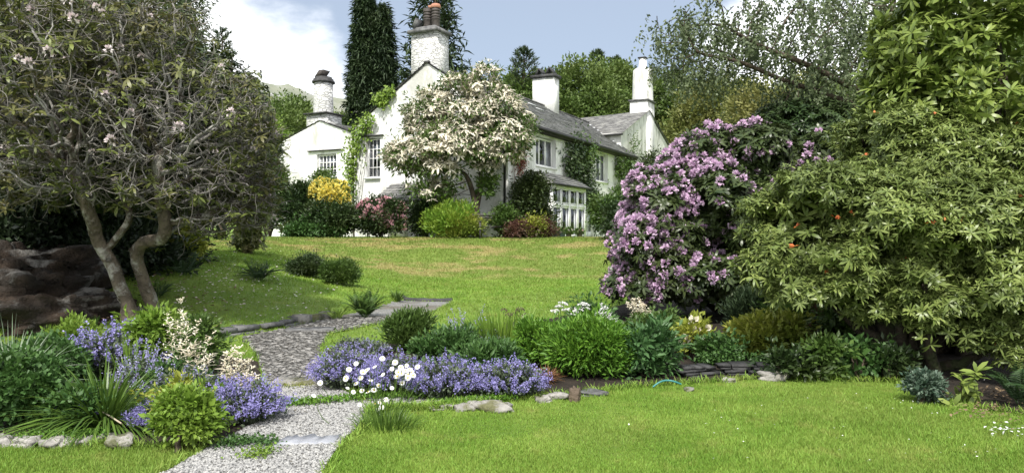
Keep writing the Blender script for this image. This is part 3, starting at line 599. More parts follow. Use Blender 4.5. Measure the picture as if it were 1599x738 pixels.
def foliage(g, lobes, L, W, cover=2.2, nleaf=14, rc=.18, style='leaf', up=.2, droop=0., el=.25, low=-.6, zmin=None, inner=.3, gap=.12, nros=8):
    A = area(lobes); T = T6 if W > .05 * 0 and style == 'rosette' else T4
    tot = cover * A / (.55 * L * W)
    if style == 'rosette':
        n = int(tot / nros); p, nv = crownpts(lobes, n, zmin=zmin, low=low)
        if gap: m = np.array([mnoise.noise(Vector(q * 1.4)) > -(.5 - gap) for q in p]); p, nv = p[m], nv[m]
        p = p + rng.normal(size=p.shape) * rc * .5; ax = nrm(nv * .8 + ZUP * (.55 + up) + .35 * rdir(len(p))); rosettes(g, p, ax, nros, L, W, el)
        if inner:
            p, nv = crownpts(lobes, int(n * inner), inner=.35, zmin=zmin, low=-1); rosettes(g, p, nrm(nv + ZUP * .6 + .5 * rdir(len(p))), nros, L * 1.2, W * 1.4, el)
        return
    n = int(tot / nleaf); p, nv = crownpts(lobes, n, zmin=zmin, low=low)
    if gap: m = np.array([mnoise.noise(Vector(q * (.35 / max(rc, .05)))) > (gap - .5) for q in p]); p, nv = p[m], nv[m]
    out_ = rng.random(len(p)) < .16; p = p + nv * (out_ * rc * rng.uniform(.3, 1.3, len(p)))[:, None]
    k = len(p) * nleaf; off = rdir(k) * (rc * rng.random(k) ** .4)[:, None] * np.array([1, 1, .75]); P = np.repeat(p, nleaf, 0) + off; nn = np.repeat(nv, nleaf, 0)
    X = nrm(nn * .5 + off / rc * .7 + rdir(k) * .6 + ZUP * (up - droop)); s = L * rng.uniform(.65, 1.25, k)
    leaves(g, P, X, nrm(ZUP * .7 + nn * .5 + rdir(k) * .6), s, W * s / L, T)
    if inner:
        k = int(tot * inner * .4); p, nv = crownpts(lobes, k, inner=.3, zmin=zmin, low=-1); k = len(p); leaves(g, p, nrm(nv + rdir(k)), rdir(k), L * 1.9, W * 2.2, T)
def truss(g, p, ax, r, n=22, W=.7):
    k = len(p); P = np.repeat(p, n, 0); a = np.repeat(ax, n, 0); v = rdir(k * n); v = nrm(v + a * .7)
    leaves(g, P + v * r * .45, nrm(v + .5 * rdir(k * n)), nrm(v * .4 + rdir(k * n)), r * rng.uniform(.5, .8, k * n), r * W, T4)
def stems(g, base, lobes, r, n=1, sides=6):
    for (C, R) in lobes:
        for _ in range(n):
            q = C + R * rdir(1)[0] * .4; b = base + np.array([rng.normal() * r * 1.6, rng.normal() * r * 1.6, -.05]); m = b * .5 + q * .5 + np.array([rng.normal(), rng.normal(), 0]) * .06 * np.linalg.norm(q - b)
            P = wiggle([b, m * .6 + b * .4, m, q], 12, .05 * np.linalg.norm(q - b)); tube(g, P, np.linspace(r, r * .3, 12), sides)
def box(x0, x1, yt, yb, d=None):
    if d is None: c = gpt((x0 + x1) / 2, yb)
    else: x = ((x0 + x1) / 2 - CX) / F * d; c = np.array([x, d, float(ground_h(x, d))])
    dd = c[1]; return c, (x1 - x0) / F * dd, (EYE + (CY - yt) / F * dd) - c[2]
def bush(name, label, cat, x0, x1, yt, yb, mat, L, W, d=None, depth=.8, k=6, group=None, blossom=None, lobes=None, stem=.03, stemn=1, barkm=None, **kw):
    c, w, h = box(x0, x1, yt, yb, d)
    if d is None: c = c + np.array([0, .3 * depth * w, 0]); c[2] = float(ground_h(c[0], c[1]))
    lob = lobes or boxlobes(c, w, w * depth, h, k)
    t = thing(name, label, cat, c, group); g = Geo(); kw.setdefault('zmin', c[2] + .02); foliage(g, lob, L, W, **kw); g.build('foliage', mat, t)
    if stem: g = Geo(); stems(g, c, lob, stem, stemn); g.build('stem', barkm or M_bark2, t, smooth=True)
    if blossom:
        bm, n, r, sel = blossom; p, nv = crownpts(lob, n * 2, low=-.3, zmin=kw['zmin'])
        m = np.ones(len(p), bool) if sel is None else sel(p, nv); p, nv = p[m][:n], nv[m][:n]; g = Geo(); truss(g, p + nv * r * .4, nrm(nv + ZUP * .4), r, 14); g.build('blossom', bm, t)
    return t, lob
def arcs(P, D, Ls, bend, n=5):
    """curved blades: root P, first direction D, length, how far they bow to the ground -> points (k,n,3)"""
    q = np.linspace(0, 1, n); hor = D * np.array([1, 1, 0.0]); hor = nrm(hor + 1e-6); out_ = P[:, None] + (Ls[:, None] * q)[..., None] * D[:, None] + (Ls[:, None] * bend[:, None] * q ** 2)[..., None] * (hor[:, None] * .45 - ZUP * .8); return out_
def ribbons(g, A, Wd):
    """flat tapering blades along the given points (k,n,3)"""
    k, n, _ = A.shape; t = nrm(A[:, -1] - A[:, 0]); side = nrm(np.cross(t, ZUP + .4 * rdir(k))); prof = np.sin(np.pi * (np.linspace(0, 1, n) * .82 + .16)); prof[-1] = .04
    o = side[:, None] * (np.broadcast_to(Wd, (k,))[:, None, None] * prof[None, :, None] * .5); V = np.stack([A - o, A + o], 2).reshape(-1, 3); i = np.arange(n - 1) * 2
    f = np.stack([i, i + 1, i + 3, i + 2], -1); g.add(V, (f[None] + (np.arange(k) * 2 * n)[:, None, None]).reshape(-1, 4))
def straps(name, label, cat, x0, x1, yt, yb, mat, n, Wd, spread=.9, bend=.7, d=None, group=None, jit=.5, part='leaves'):
    c, w, h = box(x0, x1, yt, yb, d); t = thing(name, label, cat, c, group); g = Geo(); r = rng.random(n) ** .5; a = rng.uniform(0, 2 * np.pi, n)
    rad = np.stack([np.cos(a), np.sin(a), 0 * a], -1); P = c + rad * (r * w * .22 * jit)[:, None] * np.array([1, .8, 0]); D = nrm(rad * (spread * r * rng.uniform(.3, 1.1, n))[:, None] + ZUP + .12 * rdir(n))
    ribbons(g, arcs(P, D, h * rng.uniform(.75, 1.35, n), bend * r * rng.uniform(.4, 1.2, n), 6), Wd * rng.uniform(.7, 1.2, n)); g.build(part, mat, t); return t, c, w, h
def fern(name, label, x0, x1, yt, yb, mat, n=16, d=None, group='ferns in the garden', spread=1.0):
    c, w, h = box(x0, x1, yt, yb, d); t = thing(name, label, 'fern', c, group); g = Geo(); a = np.arange(n) * 2.4 + rng.normal(size=n) * .3; u = rng.uniform(.35, 1, n) * spread
    rad = np.stack([np.cos(a), np.sin(a), 0 * a], -1); D = nrm(rad * u[:, None] * (w / (2 * h)) * 1.1 + ZUP); Ls = (h * .6 + w * .28) * rng.uniform(.85, 1.2, n); A = arcs(c + rad * .04, D, Ls, .75 * u, 16)
    ribbons(g, A[:, ::3], np.full(n, .012)); q = np.linspace(0, 1, 16); wid = np.sin(np.pi * (q * .86 + .12)) ** .8
    for s in (-1, 1):
        tt = nrm(np.gradient(A, axis=1)); sd = nrm(np.cross(tt, np.broadcast_to(ZUP, tt.shape))) * s; m = slice(2, 16); P = A[:, m].reshape(-1, 3); X = (sd * .9 + tt * .5 - ZUP * .15)[:, m].reshape(-1, 3); S = (Ls[:, None] * .19 * wid[None])[:, m].ravel()
        up = np.cross(X, np.repeat(tt[:, m].reshape(-1, 3), 1, 0)) * -s; up[:, 2] = np.abs(up[:, 2]) + .2; leaves(g, P, X, up, S, Ls.repeat(14) * .036, T4)
    g.build('fronds', mat, t); return t
def spikes(name, label, x0, x1, yt, yb, lmat, fmat, n=160, d=None, depth=.7, fl=.017, frac=.44, nfl=26, lean=.5, thick=.011, group=None, lcover=1.7, leafL=.045, lowh=.72, lobes=None):
    """a clump of many upright flower spikes over a low mound of leaves"""
    c, w, h = box(x0, x1, yt, yb, d); dep = w * depth
    if d is None: c = c + np.array([0, dep * .45, 0]); c[2] = float(ground_h(c[0], c[1])); h = EYE + (CY - yt) / F * (c[1]) - c[2]
    t = thing(name, label, 'perennial', c, group); a = rng.uniform(0, 2 * np.pi, n); r = rng.random(n) ** .5; P = c + np.stack([np.cos(a) * r * w * .40, np.sin(a) * r * dep * .40, 0 * a], -1)
    P[:, 2] = ground_h(P[:, 0], P[:, 1]); D = nrm(np.stack([np.cos(a) * r * lean, np.sin(a) * r * lean, np.ones(n)], -1) + .22 * rdir(n)); Ls = h * (1.08 - .35 * r ** 2) * rng.uniform(.72, 1.12, n); A = arcs(P, D, Ls, .25 * r, 8)
    g = Geo(); foliage(g, boxlobes(c, w * .95, dep * .95, h * lowh, 6), leafL, leafL * .6, cover=lcover, nleaf=12, rc=.09, inner=.4, zmin=c[2] - .05, low=-.4); ribbons(g, A[:, ::2], np.full(n, .006)); g.build('foliage', lmat, t)
    g = Geo(); q = rng.random((n, nfl)) ** .8 * frac + (1 - frac); idx = q * 7; i0 = np.minimum(idx.astype(int), 6); f = (idx - i0)[..., None]; ar = np.arange(n)[:, None]; pt = A[ar, i0] * (1 - f) + A[ar, i0 + 1] * f; pt = pt.reshape(-1, 3)
    v = rdir(len(pt)); tap = (1.25 - q).ravel(); leaves(g, pt + v * (thick * (.4 + tap))[:, None], nrm(v + ZUP * .3), rdir(len(pt)), fl * rng.uniform(.7, 1.3, len(pt)), fl * .8, T4); g.build('flower_spikes', fmat, t); return t
def plumes(name, label, x0, x1, yt, yb, lmat, pmat, n=9, d=None, depth=.5, pl=.10, group='plumed perennials', tilt=(0, 0), low=.5, pw=.022, branches=26):
    """tall leafy perennial, each stem ending in an open plume of pale tassels"""
    c, w, h = box(x0, x1, yt, yb, d); t = thing(name, label, 'perennial', c, group); g = Geo()
    if low: foliage(g, boxlobes(c, w * .9, w * depth, h * low, 5), .06, .03, cover=1.6, nleaf=12, rc=.1, zmin=c[2]); 
    heads = []
    for i in range(n):
        u = (i + .5) / n * 2 - 1; b = c + np.array([u * w * .15, rng.normal() * w * .08, 0]); e = c + np.array([u * w * .46 + tilt[0] * h, rng.normal() * w * depth * .3, h * (1.04 - .38 * abs(u + .45)) * rng.uniform(.9, 1.0)]); P = wiggle([b, b * .5 + e * .5 - np.array([u * w * .06, 0, 0]), e], 10, .03); ribbons(g, P[None], np.array([.014])); heads.append(P)
    g.build('foliage', lmat, t)
    for P in heads:
        q = np.sort(rng.random(branches)) * .58 + .42; idx = q * 9; i0 = np.minimum(idx.astype(int), 8); f = (idx - i0)[:, None]; pt = P[i0] * (1 - f) + P[i0 + 1] * f; a = np.arange(branches) * 2.4
        D = nrm(np.stack([np.cos(a), np.sin(a) * .8, np.full(branches, .62)], -1) + .25 * rdir(branches)); g = Geo(); Lr = pl * (1.3 - 1.0 * (q - .42) / .58) * rng.uniform(.7, 1.2, branches); ribbons(g, arcs(pt, D, Lr, np.full(branches, .3), 5), np.full(branches, pw))
        n_ = 80; qq = rng.random(n_); j = rng.integers(branches, size=n_); pf = pt[j] + D[j] * (Lr[j] * qq)[:, None]; leaves(g, pf, rdir(n_), rdir(n_), .022, .014, T4); g.build('plume', pmat, t)
    return t
def stone(name, label, px, py, w, h, dep, mat, seed=0, rot=0, cat='stone', group=None, sink=.25, loc=None, res=1, rough=.22):
    c = gpt(px, py) if loc is None else np.array(loc, float); n, m = 22 * res, 14 * res; a = np.linspace(0, 2 * np.pi, n, endpoint=False); e = np.linspace(-np.pi / 2, np.pi / 2, m); A_, E_ = np.meshgrid(a, e); V = np.stack([np.cos(A_) * np.cos(E_), np.sin(A_) * np.cos(E_), np.sin(E_)], -1).reshape(-1, 3)
    s = np.abs(V).max(1, keepdims=True); V = V / s ** .75
    V = V * (1 + rough * np.array([mnoise.noise(Vector(v * 1.3) + Vector((seed * 7.7, seed, 0))) + (.5 * mnoise.noise(Vector(v * 3.1) + Vector((seed * 3.7, seed, 0))) + (.45 * abs(mnoise.noise(Vector(v * 5.3) + Vector((seed, 1, 0)))) + .16 * mnoise.noise(Vector(v * 13) + Vector((seed, 0, 4))) + .7 * min(.25, (lambda q: q[1] - q[0])(mnoise.voronoi(Vector(v * 2.6) + Vector((seed, 2, 0)))[0])) if res > 1 else 0)) for v in V]))[:, None]
    V = V * np.array([w / 2, dep / 2, h / 2]); cr, sr = math.cos(rot), math.sin(rot); V = V @ np.array([[cr, sr, 0], [-sr, cr, 0], [0, 0, 1]]); V = V + c + ZUP * h * (.5 - sink)
    ii = np.arange(n * m).reshape(m, n); nx = np.roll(ii, -1, 1); o = mesh(name, V, np.stack([ii[:-1], nx[:-1], nx[1:], ii[1:]], -1).reshape(-1, 4), mat, smooth=True)
    return tag(o, label, cat, group)
def colonize(starts, att, step, kill, infl, jit=.25, iters=90):
    """grow a branching skeleton from polylines towards scattered points; returns nodes and parents"""
    Nn, Pa = [], []
    for poly, par in starts:
        pr = par
        for q in poly: Nn.append(np.array(q, float)); Pa.append(pr); pr = len(Nn) - 1
    att = np.array(att); best = np.full(len(att), 1e9); who = np.zeros(len(att), int); alive = np.ones(len(att), bool); done = 0
    for _ in range(iters):
        new = np.array(Nn[done:])
        if len(new):
            d = np.linalg.norm(att[:, None] - new[None], axis=-1); j = d.argmin(1); dm = d[np.arange(len(att)), j]; b = dm < best; best[b] = dm[b]; who[b] = j[b] + done
        done = len(Nn); alive &= best > kill
        act = alive & (best < infl)
        if not act.any(): break
        for k in np.unique(who[act]):
            v = nrm(att[act & (who == k)] - Nn[k]).sum(0); v = nrm(nrm(v) + rng.normal(size=3) * jit); Nn.append(Nn[k] + v * step); Pa.append(k)
    return np.array(Nn), np.array(Pa)
def skeleton(g, Nn, Pa, tip=.006, rmax=.2, p=2.3, base=None, minr=0.0, g2=None):
    """turn a grown skeleton into tapering limbs; returns tip nodes and radii"""
    n = len(Nn); acc = np.zeros(n); kids = [[] for _ in range(n)]
    for i in range(n):
        if Pa[i] >= 0: kids[Pa[i]].append(i)
    R = np.zeros(n)
    for i in range(n - 1, -1, -1):
        R[i] = tip if not kids[i] else acc[i] ** (1 / p)
        if Pa[i] >= 0: acc[Pa[i]] += R[i] ** p
    R = np.minimum(R, rmax)
    if base is not None: R = np.maximum(R, base[:n] if len(base) >= n else np.concatenate([base, np.zeros(n - len(base))]))
    heads = [(i, None) for i in range(n) if Pa[i] < 0]
    while heads:
        i, pr = heads.pop(); ch = [] if pr is None else [pr]; c = i
        while True:
            ch.append(c)
            if not kids[c]: break
            ks = sorted(kids[c], key=lambda q: -R[q]); heads += [(q, c) for q in ks[1:]]; c = ks[0]
        P = Nn[ch]; r = R[ch].copy()
        if pr is not None: r[0] = r[1]
        if len(P) > 3: P = P.copy(); P[1:-1] = (P[:-2] + 2 * P[1:-1] + P[2:]) / 4
        if r.max() >= minr: tube(g2 if g2 is not None and r.max() < .045 else g, P, r, 8 if r.max() > .06 else (5 if r.max() > .015 else 3))
    tips = np.array([i for i in range(n) if not kids[i]]); return tips, R
def tree(name, label, cat, px, d, lobes, mat, L, W, trunk=.2, group=None, bark=None, limb=.5, **kw):
    x = (px - CX) / F * d; b = np.array([x, d, float(ground_h(x, d))]); t = thing(name, label, cat, b, group); g = Geo(); foliage(g, lobes, L, W, **kw); g.build('crown', mat, t)
    g = Geo(); top = max((l[0] for l in lobes), key=lambda q: q[2]); P = wiggle([b - ZUP * .2, b * .6 + top * .4 - np.array([.2, 0, 0]) * (top - b)[0], top], 14, .25); tube(g, P, np.linspace(trunk, trunk * .25, 14), 8)
    for (C, R) in lobes:
        i = rng.integers(4, 10); Q = wiggle([P[i], P[i] * .5 + C * .5 + ZUP * .15 * np.linalg.norm(C - P[i]), C + R * rdir(1)[0] * .5], 10, .3); tube(g, Q, np.linspace(trunk * limb, trunk * .08, 10), 6)
    g.build('trunk', bark or M_bark2, t, smooth=True); return t
# ------------------------------------------------------------------ leaf and flower materials
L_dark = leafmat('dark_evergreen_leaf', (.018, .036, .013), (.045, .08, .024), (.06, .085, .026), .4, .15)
L_evshade = leafmat('shaded_evergreen_leaf', (.010, .019, .008), (.024, .042, .015), None, .5, .08)  # near-black: the shade under the crown is put into the leaf colour
L_con = leafmat('conifer_spray', (.018, .036, .016), (.040, .068, .026), (.055, .085, .03), .6, .1)
L_mid = leafmat('green_leaf', (.045, .09, .018), (.085, .15, .03), (.10, .15, .035), .45, .25)
L_tree = leafmat('woodland_leaf', (.065, .115, .022), (.115, .175, .04), (.13, .17, .04), .55, .25, .25)
L_tree2 = leafmat('pale_woodland_leaf', (.12, .15, .035), (.20, .22, .06), (.22, .21, .07), .55, .3, .25)
L_birch = leafmat('birch_leaf', (.075, .105, .05), (.14, .175, .09), (.11, .14, .06), .5, .25)
L_brt = leafmat('bright_leaf', (.11, .20, .025), (.19, .30, .04), (.22, .30, .05), .45, .3)
L_lime = leafmat('lime_leaf', (.13, .26, .03), (.22, .35, .045), (.26, .35, .045), .5, .3, 1.5)
L_yel = leafmat('yellow_green_leaf', (.22, .26, .03), (.34, .35, .06), (.12, .19, .03), .45, .3)
L_rho = leafmat('olive_rhododendron_leaf', (.115, .165, .038), (.24, .29, .085), (.075, .105, .028), .38, .2, 1.5)
L_rhob = leafmat('broad_rhododendron_leaf', (.10, .155, .03), (.23, .29, .065), (.17, .22, .05), .36, .25, .8)
L_rhod = leafmat('dark_rhododendron_leaf', (.025, .045, .014), (.06, .085, .025), (.045, .06, .02), .36, .15)
L_rhol = leafmat('sparse_rhododendron_leaf', (.065, .09, .026), (.17, .20, .05), (.12, .10, .045), .42, .25, 1.2)
L_geran = leafmat('perennial_leaf', (.04, .095, .022), (.075, .15, .035), (.065, .14, .04), .5, .25, 2)
L_teal = leafmat('blue_green_leaf', (.045, .11, .035), (.085, .17, .06), (.06, .13, .035), .45, .25, 2)
L_strap = leafmat('strap_leaf', (.055, .11, .02), (.12, .20, .035), None, .4, .25)
L_iris = leafmat('iris_leaf', (.12, .22, .03), (.20, .31, .05), None, .4, .3)
L_silv = leafmat('silver_grass_leaf', (.16, .23, .14), (.33, .38, .28), None, .5, .2)
L_brz = leafmat('bronze_sedge_leaf', (.16, .075, .035), (.28, .15, .07), None, .5, .2)
L_nep = leafmat('grey_green_leaf', (.075, .105, .06), (.12, .15, .09), None, .6, .2)
L_red = leafmat('dark_red_leaf', (.085, .036, .028), (.15, .075, .055), (.07, .06, .03), .45, .3, 2)
L_vine = leafmat('red_creeper_leaf', (.17, .05, .03), (.26, .10, .06), None, .5, .25)
L_white = leafmat('cream_bract', (.74, .70, .60), (.62, .57, .44), None, .55, .25)
L_blue = leafmat('variegated_leaf', (.03, .065, .04), (.13, .18, .13), None, .5, .2)
L_euph = leafmat('spurge_leaf', (.075, .18, .022), (.16, .30, .035), (.10, .22, .03), .45, .3, 2)
L_fern = leafmat('fern_frond', (.05, .105, .02), (.09, .16, .03), None, .5, .3)
L_fernl = leafmat('pale_fern_frond', (.12, .20, .03), (.20, .29, .05), None, .5, .3)
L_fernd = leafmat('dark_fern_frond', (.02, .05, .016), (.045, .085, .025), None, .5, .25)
F_purp = leafmat('lilac_petal', (.52, .33, .51), (.73, .57, .71), None, .5, .3)
F_pink = leafmat('pale_pink_petal', (.72, .58, .62), (.82, .76, .76), None, .5, .3)
F_rose = leafmat('rose_petal', (.70, .36, .42), (.80, .56, .60), None, .5, .3)
F_yel = leafmat('golden_petal', (.72, .60, .09), (.84, .76, .26), None, .5, .3)
F_nep = leafmat('lavender_blue_petal', (.21, .19, .45), (.37, .34, .64), None, .55, .25)
F_nepp = leafmat('pale_lavender_petal', (.28, .28, .50), (.42, .40, .62), None, .55, .25)
F_crm = leafmat('cream_plume', (.76, .68, .52), (.84, .80, .68), None, .6, .25)
F_wht = leafmat('white_petal', (.82, .82, .80), (.74, .74, .72), None, .5, .2)
F_org = leafmat('orange_bud', (.55, .10, .05), (.62, .22, .07), None, .5, .2)
F_disc = plain('yellow_disc', (.70, .48, .04), .7)
F_seed = plain('brown_seed', (.09, .06, .05), .8)

# ------------------------------------------------------------------ woodland and trees behind the house
def ell(px, py, d, rx, ry, rd): return lobe(px, py, d, rx, ry, rd)
def conifer(name, label, px, d, ytop, ybase, wpx, mat, tiers, tops=((0, 0),), up=0., open_=0.):
    x = (px - CX) / F * d; b = np.array([x, d, float(ground_h(x, d))]); t = thing(name, label, 'conifer', b, 'conifers behind the house'); top = EYE + (CY - ytop) / F * d; R = wpx / 2 / F * d; g = Geo(); tr = Geo()
    for ox, oy in tops:
        hgt = top + oy - b[2]; axis = b + np.array([ox * R, 0, 0]); tube(tr, np.array([b + ZUP * -.2, axis + ZUP * hgt * .3, axis + ZUP * hgt * .98]), np.array([.35, .25, .03]), 7); n = tiers
        z = rng.random(n) ** 1.15; a = rng.uniform(0, 2 * np.pi, n); rr = R * (1 - z) ** (.5 if up == 0 else .8) * (.72 if len(tops) > 1 else 1) * np.minimum(1, z * 6 + .6) * rng.uniform(.75, 1.1, n) + .15; rad = np.stack([np.cos(a), np.sin(a), 0 * a], -1)
        base = axis + ZUP * (z * hgt)[:, None]; D = nrm(rad + ZUP * (.35 if up == 0 else .05)); A = np.stack([base + rad * (rr * f)[:, None] + ZUP * ((rr * f) * (.15 if up == 0 else -.12 + up * f ** 3) - (0 if up else .5 * (f ** 2) * .6))[:, None] for f in (.1, .4, .7, 1.0)], 1)
        if up: ribbons(tr, A, np.full(n, .09))
        for i in range(n):
            m = max(5, int((28 if up == 0 else 26) * rr[i] / R * 1.6)); q = rng.uniform(.25 if up == 0 else .15, 1, m) ** .7; P = A[i, 0] + (A[i, 3] - A[i, 0]) * q[:, None]; P[:, 2] = np.interp(q, (.0, .3, .65, 1), A[i, :, 2])
            X = nrm(rad[i] * .6 + rdir(m) * .8 - ZUP * (.55 if up == 0 else .15)); leaves(g, P + rdir(m) * .22, X, nrm(ZUP + .6 * rdir(m)), rng.uniform(.2, .6, m) * (1 if up == 0 else 1.3), .085 if up == 0 else .13, T4)
    g.build('foliage', mat, t); tr.build('trunk', M_bark2, t)
conifer('cypress', 'tall dark green cypress with two close tops, behind the gable', 580, 47, -22, 250, 96, L_con, 1500, ((-.2, 0), (.32, -1.0)))
conifer('spruce', 'dark spruce with upswept branch tips, behind the big gable chimney', 680, 46, -60, 250, 215, L_con, 520, up=.35)
def pine(label, px, d, ytop, ybase, wpx, n=46, mat=None, group='small pines against the sky'):
    x = (px - CX) / F * d; b = np.array([x, d, float(ground_h(x, d))]); t = thing('pine_tree', label, 'pine', b, group); top = EYE + (CY - ytop) / F * d; zb = EYE + (CY - ybase) / F * d; R = wpx / 2 / F * d; g = Geo(); tr = Geo()
    tube(tr, np.array([b, [x, d, zb], [x, d, top]]), np.array([.2, .14, .02]), 6)
    for i in range(n):
        z = i / n; a = i * 2.4; r = R * (1 - z) ** .6 * rng.uniform(.6, 1.1) + .1; rad = np.array([math.cos(a), math.sin(a), 0]); p0 = np.array([x, d, zb + (top - zb) * z]); P = np.stack([p0 + rad * r * f + ZUP * r * (.25 * f + .5 * f ** 2) for f in (0, .35, .7, 1)]); tube(tr, P, np.array([.05, .035, .025, .015]) * .8, 4)
        m = 26; q = rng.uniform(.35, 1.05, m); pp = np.stack([np.interp(q, (0, .35, .7, 1.05), P[:, k]) for k in range(3)], -1); leaves(g, pp, nrm(rad * .5 + ZUP * .8 + rdir(m) * .8), rdir(m), .30 * d / 45, .055 * d / 45, T4)
    g.build('needles', mat or L_con, t); tr.build('trunk', M_bark2, t)
pine('small open pine with upright shoots, beyond the left bushes', 347, 40, 48, 175, 70)
pine('bluish pine standing just left of the ridge chimney', 818, 62, 78, 150, 60)
pine('thin pine top above the woodland, right of the ridge chimney', 933, 80, 82, 150, 46)
pine('little pointed pine top beside the far wing chimney', 962, 84, 92, 150, 30)
G_w = 'woodland trees behind the house'
def wood(label, px, d, lob, mat=None, L=.30, **kw):
    kw.setdefault('cover', 1.5); kw.setdefault('rc', .75); kw.setdefault('nleaf', 20)
    return tree('broadleaf_tree', label, 'tree', px, d, [ell(*l) for l in lob], mat or L_tree, L, L * .62, .3, G_w, **kw)
wood('rounded green tree right behind the ridge chimney', 900, 66, [(905, 150, 66, 50, 50, 3), (870, 175, 65, 50, 50, 3), (930, 190, 64, 60, 60, 3), (880, 210, 64, 60, 60, 3)])
wood('green tree between the ridge chimney and the far wing chimney', 960, 70, [(960, 145, 70, 45, 42, 3), (985, 180, 68, 40, 60, 3), (945, 200, 68, 50, 60, 3)])
wood('low green tree under the blue pine left of the ridge chimney', 815, 64, [(815, 155, 64, 40, 34, 3), (790, 185, 64, 50, 40, 3), (840, 200, 63, 40, 50, 3)])
wood('dense green tree rising behind the far wing chimney', 1050, 68, [(1045, 165, 68, 45, 45, 3), (1075, 200, 66, 50, 60, 3), (1030, 215, 68, 50, 50, 3), (1060, 270, 64, 60, 70, 3)])
wood('pale yellow green tree beyond the purple rhododendron', 1140, 60, [(1125, 172, 60, 62, 46, 3), (1090, 205, 60, 40, 40, 2.5), (1165, 190, 60, 60, 50, 3), (1120, 260, 60, 60, 70, 3)], L_tree2, .24)
wood('tall pale tree showing through the birch leaves', 1220, 46, [(1200, 180, 46, 60, 40, 3), (1270, 165, 46, 50, 46, 3), (1240, 200, 45, 90, 60, 3)], L_tree2, .24, gap=.35)
wood('green tree half hidden behind the birch', 1330, 40, [(1330, 205, 40, 80, 56, 3), (1400, 195, 40, 70, 70, 3), (1300, 220, 38, 90, 70, 3), (1480, 170, 40, 80, 90, 3), (1570, 150, 40, 80, 110, 3)], L_tree, .22, gap=.3)
wood('grey green tree below the fell, left of the low wing', 440, 58, [(430, 200, 58, 45, 36, 3), (462, 188, 60, 26, 30, 2.0), (398, 200, 57, 40, 40, 3), (440, 225, 56, 60, 50, 3)], None, .26)
wood('round green tree behind the low wing chimney', 530, 56, [(540, 208, 56, 26, 24, 2), (520, 225, 56, 40, 36, 2)], None, .26)
wood('bright leaved tree behind the left bushes', 390, 46, [(388, 222, 46, 48, 36, 2), (418, 216, 46, 24, 26, 1.6), (350, 215, 46, 50, 60, 2), (365, 280, 46, 60, 60, 2)], L_brt, .16, rc=.4)
# evergreens added behind the old rhododendron, canopy gloom put into their leaf colour
G_l = 'evergreens with shade in their colour behind the old rhododendron'
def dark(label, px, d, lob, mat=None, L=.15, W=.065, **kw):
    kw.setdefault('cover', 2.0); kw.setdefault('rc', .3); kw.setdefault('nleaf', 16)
    return tree('evergreen_tree', label, 'tree', px, d, [ell(*l) for l in lob], mat or L_evshade, L, W, .18, G_l, **kw)
dark('shade toned evergreen at the far left edge behind the rock', 20, 16, [(-60, 120, 16, 130, 190, 1.5), (10, 260, 16, 120, 120, 1.5), (-40, 370, 15, 150, 90, 1.2)])
dark('shade toned evergreen behind the rock and the leaning trunk', 150, 17, [(120, 150, 17, 120, 160, 1.5), (160, 300, 16.5, 110, 100, 1.3), (90, 400, 15.5, 100, 70, 1.), (200, 410, 15.5, 80, 60, .9)])
dark('shade toned evergreen behind the twisted branches', 290, 18, [(270, 200, 18.5, 90, 110, 1.4), (310, 300, 18, 80, 70, 1.2), (255, 390, 17, 50, 50, .8)])
tree('birch_tree', 'feathery birch top showing above the old rhododendron', 'tree', 240, 26, [ell(250, 20, 26, 55, 50, 1.6), ell(210, 60, 26, 60, 60, 1.6), ell(285, 60, 26, 34, 50, 1.2), ell(240, -40, 26, 60, 50, 1.5)], L_birch, .16, .05, .14, cover=.9, rc=.5, nleaf=18, droop=.7, gap=.2)
# ------------------------------------------------------------------ birch that hangs over the right side
def birch():
    c = np.array([(1420 - CX) / F * 17, 17.0, 0]); c[2] = float(ground_h(c[0], c[1])); t = thing('birch_tree', 'drooping grey green birch spreading from the right above the purple rhododendron', 'tree', c)
    at_ = np.concatenate([[C + R * v * (f ** .45) for v, f in zip(rdir(n), rng.random(n))] for C, R, n in ((*ell(1230, 60, 16.5, 190, 90, 1.6), 330), (*ell(1090, 60, 16, 90, 80, 1.2), 120), (*ell(1300, 150, 16.5, 110, 90, 1.4), 170), (*ell(1380, 20, 17, 130, 120, 1.6), 170), (*ell(1250, 215, 16.5, 80, 40, 1), 60))])
    tr = [c, c * .7 + at(1415, 150, 17) * .3, at(1400, 220, 17), at(1390, 130, 17), at(1395, 30, 17), at(1400, -60, 17)]; tr = wiggle(tr, 26, .15)
    Nn, Pa = colonize([(tr, -1), (wiggle([at(1385, 200, 17), at(1320, 150, 16.6), at(1230, 130, 16.3), at(1150, 92, 16), at(1085, 84, 15.8)], 16, .1), 12), (wiggle([at(1390, 170, 17), at(1320, 125, 16.2), at(1210, 85, 16), at(1130, 40, 16)], 14, .1), 15)], at_, .22, .3, 2.2, .3, 70)
    base = np.zeros(len(Nn)); base[:26] = np.linspace(.17, .05, 26); g = Geo(); tips, R = skeleton(g, Nn, Pa, .010, .17, 2.15, base); g.build('trunk', M_bark2, t, smooth=True)
    g = Geo(); thin = np.flatnonzero(R < .03); P = Nn[rng.choice(thin, 2050)] + rng.normal(size=(2050, 3)) * .12; n = 14     # hanging twigs strung with small leaves
    k = len(P); q = np.linspace(.05, 1, n); Lh = rng.uniform(.25, .75, k); dr = nrm(rdir(k) * np.array([1, 1, .2]) * .45 - ZUP); pts = (P[:, None] + dr[:, None] * (Lh[:, None] * q)[..., None]).reshape(-1, 3) + rng.normal(size=(k * n, 3)) * .03
    leaves(g, pts, nrm(rdir(k * n) * .8 - ZUP * .7), rdir(k * n), rng.uniform(.06, .11, k * n), .052, T4); g.build('foliage', L_birch, t)
birch()
